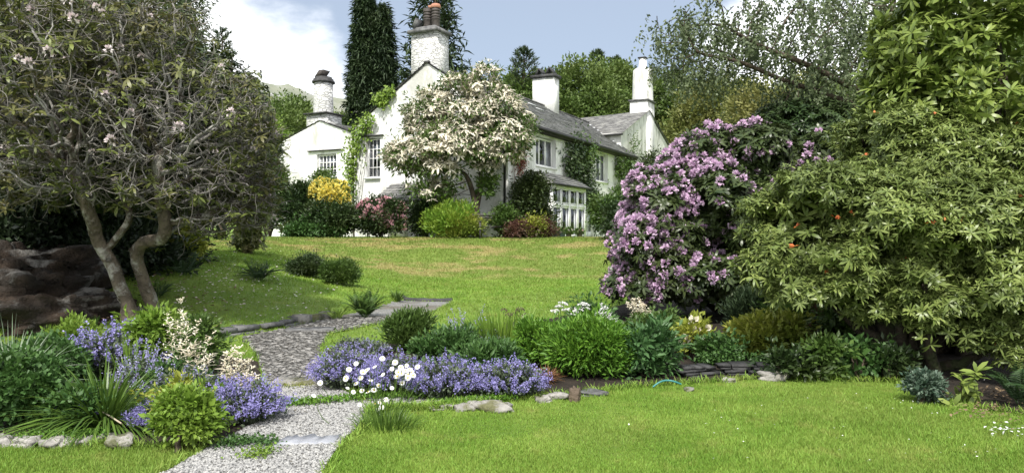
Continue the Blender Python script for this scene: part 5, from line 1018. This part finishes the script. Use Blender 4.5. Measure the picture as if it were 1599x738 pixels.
# ox-eye daisies: each flower a part
g = Geo(); a = np.arange(15) / 15 * 2 * np.pi; leaves(g, np.stack([np.cos(a), np.sin(a), 0 * a], -1) * .008, np.stack([np.cos(a), np.sin(a), .12 + 0 * a], -1), np.tile(ZUP, (15, 1)), .030, .015, T6); m_ = g.build('flower', F_wht); DME = m_.data; bpy.data.objects.remove(m_)
g = Geo(); n_ = 10; a = np.arange(n_) / n_ * 2 * np.pi; g.add(np.concatenate([np.stack([np.cos(a) * .011, np.sin(a) * .011, 0 * a + .003], -1), np.stack([np.cos(a) * .008, np.sin(a) * .008, 0 * a + .009], -1), [[0, 0, .011]]]), [np.stack([np.arange(n_), (np.arange(n_) + 1) % n_, (np.arange(n_) + 1) % n_ + n_, np.arange(n_) + n_], -1), np.stack([np.arange(n_) + n_, (np.arange(n_) + 1) % n_ + n_, np.full(n_, 2 * n_)], -1)]); m_ = g.build('disc', F_disc); DDI = m_.data; bpy.data.objects.remove(m_)
def daisies(label, spots, d, base_px, extra=None, size=1.0):
    b = gpt(*base_px); t = thing('daisy', label, 'daisies', b, 'white daisies'); g = Geo()
    for (px, py) in spots:
        e = at(px, py, d + rng.uniform(-.25, .25)); r0 = b + (e - b) * np.array([.75, .6, 0]); r0[2] = float(ground_h(r0[0], r0[1])); P = wiggle([r0, r0 * .45 + e * .55, e], 8, .03); tube(g, P, np.full(8, .0035), 3)
        fl = place('flower', DME, e + ZUP * .004, (.75 + rng.normal() * .3, rng.normal() * .35, rng.uniform(-.4, .4)), size * rng.uniform(.62, .95), t); ds = place('disc', DDI, (0, 0, 0)); ds.parent = fl
    if extra: extra(g, b)
    g.build('stems', L_strap, t)
daisies('white daisies standing in front of the lavender catmint', [(545, 577), (556, 568), (573, 578), (585, 573), (597, 560), (612, 576), (563, 590), (540, 591), (556, 599), (579, 594), (591, 602), (605, 594), (620, 588), (632, 580), (565, 610), (575, 612), (543, 606), (628, 598), (640, 577), (637, 590), (652, 573), (567, 581), (552, 612), (598, 585), (617, 566), (500, 598), (584, 609)], 7.45, (580, 624))
daisies('white daisies standing in a close cluster at the right of the others', [(626, 574), (633, 579), (627, 584), (637, 585), (643, 581), (635, 571), (645, 586), (622, 581)], 7.4, (630, 624))
daisies('few white daisies on leaning stems at the edge of the lawn', [(490, 618), (547, 650), (562, 632), (586, 631), (593, 629), (590, 640), (603, 624), (612, 606), (596, 636)], 6.7, (600, 664), lambda g, b: [tube(g, wiggle([b + np.array([x, 0, 0]), b + np.array([x * 1.5, 0, .2]), b + np.array([x * 2.2 + .03, 0, rng.uniform(.2, .42)])], 6, .02), np.full(6, .003), 3) for x in rng.uniform(-.15, .15, 22)], .8)
straps('grass_tuft', 'long unmown grass tuft round the daisies at the lawn edge', 'grass tuft', 556, 650, 636, 668, L_strap, 260, .008, .9, .5, jit=2.2)
# ------------------------------------------------------------------ left hand border
bush('geranium', 'leafy green cranesbill mound at the far left of the border', 'perennial', -70, 95, 565, 672, L_geran, .055, .04, rc=.09, cover=2.4, nleaf=16)
bush('geranium', 'cranesbill with small violet flowers above the edging stones', 'perennial', 60, 150, 605, 672, L_geran, .05, .035, rc=.08, cover=2.0, nleaf=16, blossom=(F_nep, 16, .028, lambda p, n: n[:, 1] < .2))
bush('geranium', 'green cranesbill mound behind, left of the daylily', 'perennial', 20, 150, 535, 625, L_geran, .06, .04, d=8.2, rc=.1, cover=2.2)
bush('geranium', 'dark green leaves along the left edge of the border', 'perennial', -60, 40, 540, 610, L_teal, .06, .045, d=8.0, rc=.1, cover=2.2)
bush('loosestrife', 'upright green loosestrife with yellow buds at the back of the left border', 'perennial', 78, 150, 500, 575, L_brt, .055, .022, d=9.2, rc=.09, cover=1.8, up=.8, blossom=(F_yel, 22, .028, None))
bush('peony', 'broad leaved green clump between the blue spires and the cream plumes', 'perennial', 205, 285, 485, 580, L_brt, .085, .038, d=8.8, rc=.12, cover=2.0)
bush('peony', 'mid green leafy clump behind the cream plumes', 'perennial', 275, 345, 495, 590, L_mid, .075, .03, d=8.6, rc=.12, cover=1.8)
straps('silver_grass', 'silvery striped grass at the left edge of the border', 'ornamental grass', -30, 62, 506, 570, L_silv, 170, .013, 1.0, .7, d=7.4)
straps('daylily', 'large arching daylily clump in the middle of the left border', 'perennial', 92, 236, 560, 662, L_strap, 560, .017, 1.9, 1.15, jit=1.3)
straps('iris', 'upright sword leaves between the daylily and the plumes', 'perennial', 180, 240, 525, 600, L_iris, 44, .016, .5, .2, d=8.2, jit=1.6)
straps('iris', 'thin upright leaves behind the daylily clump', 'perennial', 70, 130, 530, 600, L_strap, 60, .015, .6, .3, d=8.4, jit=1.6)
spikes('catmint', 'tall violet blue spires behind the daylily', 120, 225, 495, 600, L_nep, F_nep, 120, d=8.6, lean=.35, frac=.45, group='blue flowers in the left border', nfl=34, fl=.026)
spikes('catmint', 'loose blue haze of catmint right of the daylily', 195, 260, 540, 640, L_nep, F_nepp, 90, d=7.6, lean=.5, group='blue flowers in the left border')
spikes('catmint', 'low blue catmint between the daylily and the bright green shrub', 198, 250, 625, 676, L_nep, F_nep, 110, lean=.6, group='blue flowers in the left border')
spikes('catmint', 'lavender catmint sprawling onto the gravel at the right end of the left border', 312, 420, 585, 668, L_nep, F_nep, 260, lean=.75, group='blue flowers in the left border')
spikes('catmint', 'paler catmint behind the bright green shrub', 235, 330, 570, 640, L_nep, F_nepp, 110, d=7.2, lean=.6, group='blue flowers in the left border')
plumes('goatsbeard', 'tall cream plumed perennial in the left border', 228, 345, 466, 610, L_geran, F_crm, 6, d=7.4, low=.35, pl=.13, pw=.016, branches=30, tilt=(.08, 0))
plumes('goatsbeard', 'cream plumes leaning right towards the gravel path', 325, 385, 532, 620, L_geran, F_crm, 7, d=7.2, low=.25, pl=.12, pw=.015, branches=26, tilt=(.25, 0))
bush('spiraea', 'bright green leafy shrub at the front corner of the left border', 'shrub', 238, 334, 612, 704, L_brt, .052, .026, rc=.11, cover=1.7, nleaf=14, depth=.7, gap=.3, k=11)
bush('spiraea', 'feathery light green shoots above the bright green shrub', 'shrub', 232, 330, 585, 640, L_yel, .045, .02, d=6.3, rc=.09, cover=.7, k=4, stem=.008)
# small plants on the gravel steps
def mat_plant(label, pts, mat, n=700, L=.03, W=.02, h=.05):
    P = np.array([gpt(*q) for q in pts]); c = P.mean(0); t = tag(None or thing('creeping_plant', label, 'creeping plant', c, 'low plants on the gravel steps')); k = rng.random(n) * (len(P) - 1); i = k.astype(int); f = (k - i)[:, None]; q = P[i] * (1 - f) + P[i + 1] * f
    q[:, :2] += rng.normal(size=(n, 2)) * np.array([.05, .06]); q[:, 2] = ground_h(q[:, 0], q[:, 1]) + .015 + rng.random(n) * h; g = Geo(); leaves(g, q, nrm(rdir(n) + ZUP * .6), nrm(ZUP + .6 * rdir(n)), L * rng.uniform(.6, 1.3, n), W, T4); g.build('leaves', mat, t)
mat_plant('green line of creeping leaves across the gravel in front of the catmint', [(432, 636), (480, 633), (540, 628), (600, 622), (660, 622), (690, 622)], L_euph, 2600)
mat_plant('dark leaves along the riser of the lower slate step', [(345, 700), (370, 697), (395, 696), (430, 697)], L_geran, 700)
mat_plant('thin pale weeds on the gravel below the slate step', [(380, 716), (405, 715), (420, 713)], L_brt, 240)
mat_plant('mossy tufts along the left of the upper slab step', [(420, 604), (450, 605), (490, 604)], L_yel, 420, .02, .014, .02)
mat_plant('green weeds beside the catmint at the left of the path', [(395, 655), (412, 650), (422, 646)], L_geran, 420)
mat_plant('mossy grass between the side path and the lawn stones', [(680, 636), (720, 634), (760, 630), (800, 626)], L_euph, 1200, .035, .014, .05)
mat_plant('thyme like green cushion creeping over the stones of the left border', [(20, 690), (60, 688), (100, 688), (130, 686), (165, 684)], L_euph, 900, .028, .016, .06)
mat_plant('loose green sprigs hanging over the slate wall', [(1090, 575), (1120, 572), (1160, 574), (1195, 574)], L_geran, 700, .045, .03, .16)
# ------------------------------------------------------------------ stones, steps, low walls, small things
def slab(name, label, a, b, depth, h, mat, group=None, cat='step', lift=.0):
    """a flat irregular slab with its front edge from pixel a to pixel b"""
    A, B = gpt(*a), gpt(*b); n = 14; w = np.linspace(0, 1, n)[:, None]; f = A * (1 - w) + B * w; f[:, 1] += rng.normal(size=n) * .018; f[:, 2] = ground_h(f[:, 0], f[:, 1]) + lift; bk = f + np.array([0, depth, 0]) + np.stack([0 * w[:, 0], rng.normal(size=n) * .03, 0 * w[:, 0]], -1)
    top = h + rng.normal(size=n) * .004; V = np.concatenate([f - ZUP * .05, f + ZUP * top[:, None] - np.array([0, -.012, .006]), bk + ZUP * top[:, None], bk - ZUP * .05, f + ZUP * (top * .7)[:, None] - np.array([0, .01, 0])]); i = np.arange(n - 1)
    q = lambda r0, r1: np.stack([r0 * n + i, r0 * n + i + 1, r1 * n + i + 1, r1 * n + i], -1); e = [np.array([[r * n + k for r in (0, 4, 1, 2, 3)]]) for k in (0, n - 1)]
    o = mesh(name, V, [np.concatenate([q(0, 4), q(4, 1), q(1, 2), q(2, 3)]), np.concatenate(e)], mat); return tag(o, label, cat, group)
G_s = 'slate steps of the garden path'
slab('stone_step', 'pale grey slate slab across the gravel, nearest step of the path', (430, 699), (523, 694), .20, .035, noisemat('wet_slate', (.25, .26, .29), (.36, .37, .40), 4, .4, .3, 14), G_s)
slab('stone_step', 'dark slate edge at the left of the nearest step', (345, 697), (428, 699), .10, .03, M_slab, G_s)
slab('stone_step', 'rough flagstone step half way up the path, left piece', (424, 602), (456, 604), .35, .05, M_stone, G_s)
slab('stone_step', 'rough flagstone step half way up the path, right piece', (458, 604), (500, 602), .32, .05, M_stone, G_s)
slab('stone_step', 'slate riser under the green creeping line', (418, 639), (455, 637), .10, .03, M_slab, G_s)
slab('stone_step', 'long dark slate step where the path meets the mound', (446, 520), (520, 519), .22, .07, M_slab, G_s)
slab('stone_step', 'dark slate edge at the top end of the gravel path', (628, 468), (706, 471), .14, .07, M_dark, G_s)
G_e = 'edging stones of the left border'
for lab, x, y, w, h, mt, sd in (('pale flat edging stone at the left of the border', 42, 694, .22, .09, M_stonew, 1), ('small pale edging stone at the left edge', 4, 694, .18, .10, M_stonew, 2), ('mossy grey edging stone next to the pale flat one', 82, 696, .15, .09, M_stone, 3), ('low pale edging stone in the middle of the left row', 106, 694, .12, .07, M_stonew, 4), ('grey edging stone left of the big pale one', 135, 692, .14, .07, M_stone, 5), ('low grey edging stone behind the row', 160, 686, .18, .06, M_stone, 8), ('large pale wedge stone at the right end of the left row', 188, 697, .19, .14, M_stonew, 6)):
    stone('edging_stone', lab, x, y, w, h, .16, mt, sd, rng.uniform(-.3, .3), 'stone', G_e, rough=.5, sink=.35)
G_f = 'edging stones of the right border'
for lab, x, y, w, h, dp, mt, sd in (('flat grey rock at the end of the side path', 770, 640, .34, .11, .22, M_stone, 11), ('low grey rock left of the flat rock', 727, 638, .20, .09, .2, M_stone, 12), ('brown upright wedge stone at the lawn edge', 897, 626, .11, .20, .10, M_stoneb, 13), ('bright white stone beside the bronze sedge', 848, 627, .15, .08, .12, M_stonew, 14), ('pale stone behind the bright white one', 872, 622, .20, .09, .14, M_stonew, 15), ('small white stone in the grass near the hose', 1076, 610, .09, .06, .08, M_stonew, 16), ('white flat stone below the slate wall', 1138, 596, .15, .06, .1, M_stonew, 17), ('grey stone at the right end of the slate wall', 1206, 592, .32, .14, .2, M_stone, 18), ('grey slate shoulder stone beside the brown wedge', 925, 616, .30, .07, .2, M_slab, 19), ('flat slab edging the side path', 690, 637, .30, .06, .2, M_stone, 20)):
    stone('edging_stone', lab, x, y, w, h, dp, mt, sd, rng.uniform(-.3, .3), 'stone', G_f, rough=.5, sink=.35)
def drywall(label, pts, h, thick, mat, rows, name='stone_wall', long=.35):
    P = np.array([gpt(*q) for q in pts]); s = np.concatenate([[0], np.cumsum(np.linalg.norm(np.diff(P[:, :2], axis=0), axis=1))]); c = P[0]; t = thing(name, label, 'wall', c); g = Geo()
    for r in range(rows):
        q = -rng.random() * long
        while q < s[-1]:
            l = long * rng.uniform(.45, 1.3); m = min(max(q + l / 2, 0), s[-1]); x, y = np.interp(m, s, P[:, 0]), np.interp(m, s, P[:, 1]); i = min(np.searchsorted(s, m), len(s) - 1); i = max(i, 1); dr = nrm(P[i] - P[i - 1]); dr[2] = 0; dr = nrm(dr); sd = np.array([-dr[1], dr[0], 0]); sd = sd if sd[1] > 0 else -sd
            z = float(ground_h(x, y)) - .03 + (h / rows) * r; hh = h / rows * rng.uniform(.75, .95); o = np.array([x, y, z]) + sd * (thick * .5 + rng.normal() * .018 + .02 * r); a = l * .48
            V = np.array([o + dr * (u * a * rng.uniform(.9, 1)) + sd * (v * thick * .5) + ZUP * (k * hh + rng.normal() * .006) for k in (0, 1) for u, v in ((-1, -1), (1, -1), (1, 1), (-1, 1))]); g.add(V, BOXF); q += l
    g.build('stones', mat, t)
drywall('low dark dry stone slate wall along the back of the lawn on the right', [(1084, 592), (1130, 587), (1180, 587), (1206, 588)], .15, .22, M_dark, 5, long=.24)
drywall('mossy low kerb of stones right of the slate wall', [(1212, 589), (1260, 588), (1330, 591)], .09, .2, noisemat('mossy_kerb', (.09, .07, .045), (.07, .08, .03), 5, .9, .8, 14), 2)
drywall('low grey stone edge holding up the grass mound beside the path', [(352, 527), (400, 520), (446, 513), (475, 506)], .17, .2, M_slab, 2, long=.4)
drywall('short piece of stone edging by the pale fern', [(474, 506), (500, 501), (522, 498)], .20, .2, M_stone, 1, long=.3)
# cane, hose, seat, pots
g = Geo(); a, b = gpt(152, 668) + ZUP * .17, gpt(190, 684) + ZUP * .12; tube(g, np.stack([a, a * .5 + b * .5, b]), np.full(3, .007), 6); tag(g.build('garden_cane', noisemat('cane', (.48, .42, .32), (.36, .30, .22), 9, .7, .2, 20)), 'thin wooden cane leaning on the large pale wedge stone', 'cane')
g = Geo(); c = gpt(1040, 608); a = np.linspace(0, np.pi, 12); tube(g, np.stack([c[0] - .14 + np.linspace(0, .30, 12), c[1] + .02 * np.sin(a * 2), c[2] + .03 + .055 * np.sin(a) + np.linspace(0, .03, 12)], -1), np.full(12, .010), 8); tag(g.build('hose', plain('teal_rubber', (.03, .17, .17), .4)), 'short curve of teal hose lying in the lawn edge', 'hose')
g = Geo(); c = gpt(414, 728); 
sx = at(765, 365, 29.5); sx[2] = float(ground_h(sx[0], sx[1])); bench = thing('bench', 'dark weathered wooden bench beside the dark red maple', 'bench', sx)
M_wood = noisemat('weathered_wood', (.10, .095, .09), (.06, .056, .052), 4, .8, .4, 12, stretch=(1, 1, 8)); BD = np.array([.85, .52, 0]); BN = np.array([.52, -.85, 0])
def bbox_(g, u0, u1, v0, v1, z0, z1, tilt=0.): g.add(np.array([sx + BD * u + BN * (v - tilt * z) + ZUP * (z - (sx[2] - 1.6)) for z in (z0, z1) for u, v in ((u0, v0), (u1, v0), (u1, v1), (u0, v1))]), BOXF)
g = Geo(); [bbox_(g, -.6, .6, -.2 + k * .1, -.12 + k * .1, .42, .45) for k in range(5)]; g.build('seat', M_wood, bench)
g = Geo(); [bbox_(g, -.6, .6, -.26, -.23, .55 + k * .1, .63 + k * .1, .1) for k in range(4)]; g.build('backrest', M_wood, bench)
for u in (-.6, .54):
    for v in (-.22, .2): g = Geo(); bbox_(g, u, u + .06, v, v + .06, -.05, .9 if v < 0 else .62); g.build('leg', M_wood, bench)
    g = Geo(); bbox_(g, u - .01, u + .07, -.2, .28, .62, .66); g.build('armrest', M_wood, bench)
for i, (px, mt, lab, fm) in enumerate(((868, 'bluish_glaze', 'blue grey plant pot at the left foot of the bay window', F_rose), (878, 'bluish_glaze', 'second blue grey pot along the bay window, full of pink flowers', F_rose), (888, 'clay_glaze', 'dark pot below the middle of the bay window', F_pink), (905, 'clay_glaze', 'small dark pot near the right end of the bay window', F_rose))):
    d = 31.9 + i * .75; p = at(px, 366, d); p[2] = float(ground_h(p[0], p[1])); t = thing('plant_pot', lab, 'plant pot', p, 'pots in front of the bay window'); g = Geo(); V = []; n = 14; a = np.linspace(0, 2 * np.pi, n, endpoint=False); pr = [(.10, 0), (.14, .20), (.155, .21), (.155, .24), (.13, .24), (.12, .20)]
    V = np.concatenate([np.stack([p[0] + r * np.cos(a), p[1] + r * np.sin(a), np.full(n, p[2] + z)], -1) for r, z in pr]); ii = np.arange(len(pr) * n).reshape(len(pr), n); nx = np.roll(ii, -1, 1); g.add(V, np.stack([ii[:-1], nx[:-1], nx[1:], ii[1:]], -1).reshape(-1, 4)); g.build('pot', noisemat(mt, (.12, .15, .2) if i < 2 else (.06, .05, .05), (.08, .10, .15) if i < 2 else (.1, .08, .07), 6, .4, .1), t, smooth=True)
    g = Geo(); lb = [(p + ZUP * .29, np.array([.16, .16, .09]))]; foliage(g, lb, .09, .05, cover=2, rc=.08, nleaf=10); g.build('foliage', L_mid, t); g = Geo(); q, nv = crownpts(lb, 9); truss(g, q, nv, .05, 10); g.build('blossom', fm, t)

# ------------------------------------------------------------------ grass, gravel, fallen petals (uncountable)
def blades(name, n, region, hgt, wid, keep):
    x0, x1, y0, y1, px0, px1 = region; out_ = []
    u = rng.random(n); y = 1 / (1 / y0 - u * (1 / y0 - 1 / y1)) if y0 < 4.5 else np.sqrt(y0 ** 2 + u * (y1 ** 2 - y0 ** 2)); px = rng.uniform(px0, px1, n); x = (px - CX) / F * y; m = keep(x, y); x, y = x[m], y[m]; k = len(x); z = ground_h(x, y)
    hh = hgt(x, y) * rng.uniform(.6, 1.35, k); a = rng.uniform(0, 2 * np.pi, k); w = wid(x, y); cl = np.stack([x, y, z], -1); D = nrm(rdir(k) * np.array([.7, .7, 0]) + ZUP); side = np.stack([np.cos(a), np.sin(a), 0 * a], -1) * w[:, None] * .5
    mid = cl + D * hh[:, None] * .55; tip = cl + D * hh[:, None] + rdir(k) * np.array([1, 1, 0]) * hh[:, None] * .35
    V = np.stack([cl - side - ZUP * .01, cl + side - ZUP * .01, mid - side * .8, mid + side * .8, tip], 1).reshape(-1, 3); f = np.array([[0, 1, 3], [0, 3, 2], [2, 3, 4]]); o = mesh(name, V, (f[None] + (np.arange(k) * 5)[:, None, None]).reshape(-1, 3), M_blade); tag(o, kind='stuff')
def free(x, y):
    m = ~inpoly(x, y, PA, PB) & ~inpoly(x, y, SA, SB) & ~inpoly(x, y, BA, BB) & ~inpoly(x, y, CA, CB); return m
ms = lambda x, y, s, o: np.sin(x * s + o) * np.sin(y * s * 1.3 + o * 2)
blades('grass', 330000, (0, 0, 4.3, 10.5, -120, 1720), lambda x, y: .030 + .008 * (ms(x, y, 1.1, 1) + ms(x, y, 3.1, 2)), lambda x, y: .0036 + .0003 * y, free)
blades('distant_grass', 170000, (0, 0, 10.2, 30.2, -60, 1100), lambda x, y: .022 + .0012 * y, lambda x, y: .0042 + .0008 * y, free)
# longer ragged grass where the mower does not reach
def edge_grass(n):
    P = []
    for A in (PA, PB, SA, BA, CA):
        q = rng.random(n) * (len(A) - 1); i = q.astype(int); f = (q - i)[:, None]; P.append(A[i] * (1 - f) + A[i + 1] * f)
    P = np.concatenate(P) + rng.normal(size=(n * 5, 2)) * .045; x, y = P[:, 0], P[:, 1]; m = ~inpoly(x, y, PA, PB) & (y < 18) & ~inpoly(x, y, BA, BB); x, y = x[m], y[m]; k = len(x); c = np.stack([x, y, ground_h(x, y)], -1); g = Geo(); ribbons(g, arcs(c, nrm(rdir(k) * np.array([.6, .6, 0]) + ZUP), rng.uniform(.05, .13, k), rng.uniform(.1, .7, k), 4), rng.uniform(.005, .009, k)); tag(g.build('edge_grass', M_blade), kind='stuff')
edge_grass(3600)
def pebbles(n):
    y = rng.uniform(4.6, 13.5, n * 5) ; px = rng.uniform(200, 800, n * 5); x = (px - CX) / F * y; m = (inpoly(x, y, PA, PB) | inpoly(x, y, SA, SB)) & (~inpoly(x, y, WA, WB) | (rng.random(len(x)) < .2)); x, y = x[m][:n], y[m][:n]; k = len(x); c = np.stack([x, y, ground_h(x, y) + .016], -1); O = np.array([[1, 0, 0], [-1, 0, 0], [0, 1, 0], [0, -1, 0], [0, 0, .6], [0, 0, -.6]], float); f = np.array([[0, 2, 4], [2, 1, 4], [1, 3, 4], [3, 0, 4], [2, 0, 5], [1, 2, 5], [3, 1, 5], [0, 3, 5]])
    a = rng.uniform(0, 6.3, k); s = rng.uniform(.006, .016, k) * (1 + y * .02); R = np.stack([np.cos(a), -np.sin(a), np.sin(a), np.cos(a)], -1).reshape(k, 2, 2); V = O[None] * s[:, None, None] * rng.uniform(.6, 1.25, (k, 6, 1)); V[..., :2] = np.einsum('kij,kvj->kvi', R, V[..., :2] * np.array([1.3, .9])); V = V + c[:, None]
    tag(mesh('gravel', V.reshape(-1, 3), (f[None] + (np.arange(k) * 6)[:, None, None]).reshape(-1, 3), leafmat('gravel_chips', (.16, .16, .16), (.38, .375, .36), None, .75, 0)), kind='stuff')
pebbles(26000)
def flakes(n):
    y = rng.uniform(7.8, 13.8, n * 4); px = rng.uniform(340, 640, n * 4); x = (px - CX) / F * y; m = inpoly(x, y, WA, WB) | (inpoly(x, y, PA, PB) & (y > 11)); x, y = x[m][:n], y[m][:n]; k = len(x); c = np.stack([x, y, ground_h(x, y) + .026], -1); a = np.arange(6) / 6 * 2 * np.pi
    r = rng.uniform(.018, .055, (k, 1)) * rng.uniform(.6, 1.25, (k, 6)); tl = rng.normal(size=(k, 2)) * .14; bx, by = r * np.cos(a), r * np.sin(a) * .75; bz = bx * tl[:, :1] + by * tl[:, 1:]; top = np.stack([bx, by, bz + .010], -1); bot = np.stack([bx * 1.05, by * 1.05, bz - .012], -1); V = np.concatenate([top, bot], 1) + c[:, None]
    f4 = np.array([[i, (i + 1) % 6, (i + 1) % 6 + 6, i + 6] for i in range(6)]); o = (np.arange(k) * 12)[:, None, None]; tag(mesh('slate_chips', V.reshape(-1, 3), [(np.array([[0, 1, 2, 3, 4, 5]])[None] + o).reshape(-1, 6), (f4[None] + o).reshape(-1, 4)], leafmat('slate_chip', (.15, .145, .135), (.29, .28, .265), None, .8, 0)), kind='stuff')
flakes(2600)
def litter(name, n, px0, px1, py0, py1, mat, s, test=None, blobs=6):
    cs = [(rng.uniform(px0, px1), rng.uniform(py0, py1)) for _ in range(blobs)]; g = Geo(); P = []
    for _ in range(n):
        c = cs[rng.integers(blobs)]; px, py = (c[0] + rng.normal() * (px1 - px0) * .18, c[1] + rng.normal() * (py1 - py0) * .2) if rng.random() < .7 else (rng.uniform(px0, px1), rng.uniform(py0, py1))
        if test and not test(px, py): continue
        P.append(gpt(px, py))
    P = np.array(P) + ZUP * .05; k = len(P); leaves(g, P, nrm(rdir(k) * np.array([1, 1, .2])), nrm(ZUP + .4 * rdir(k)), s * rng.uniform(.6, 1.4, k), s * .8, T4); tag(g.build(name, mat), kind='stuff')
litter('fallen_petals', 420, 245, 470, 405, 515, F_pink, .055, lambda x, y: y < 520 and x + y > 650)
litter('fallen_leaves', 260, 150, 330, 400, 515, leafmat('dead_leaf', (.12, .085, .05), (.24, .17, .10), None, .7, .1), .08)
litter('lawn_daisies', 60, 1080, 1599, 615, 735, F_wht, .016, None, 12)
litter('lawn_daisies', 34, 1540, 1599, 672, 690, F_wht, .03, None, 3)
litter('leaf_litter', 260, 1490, 1640, 612, 660, leafmat('dead_leaf', (.12, .085, .05), (.24, .17, .10), None, .7, .1), .035, None, 8)
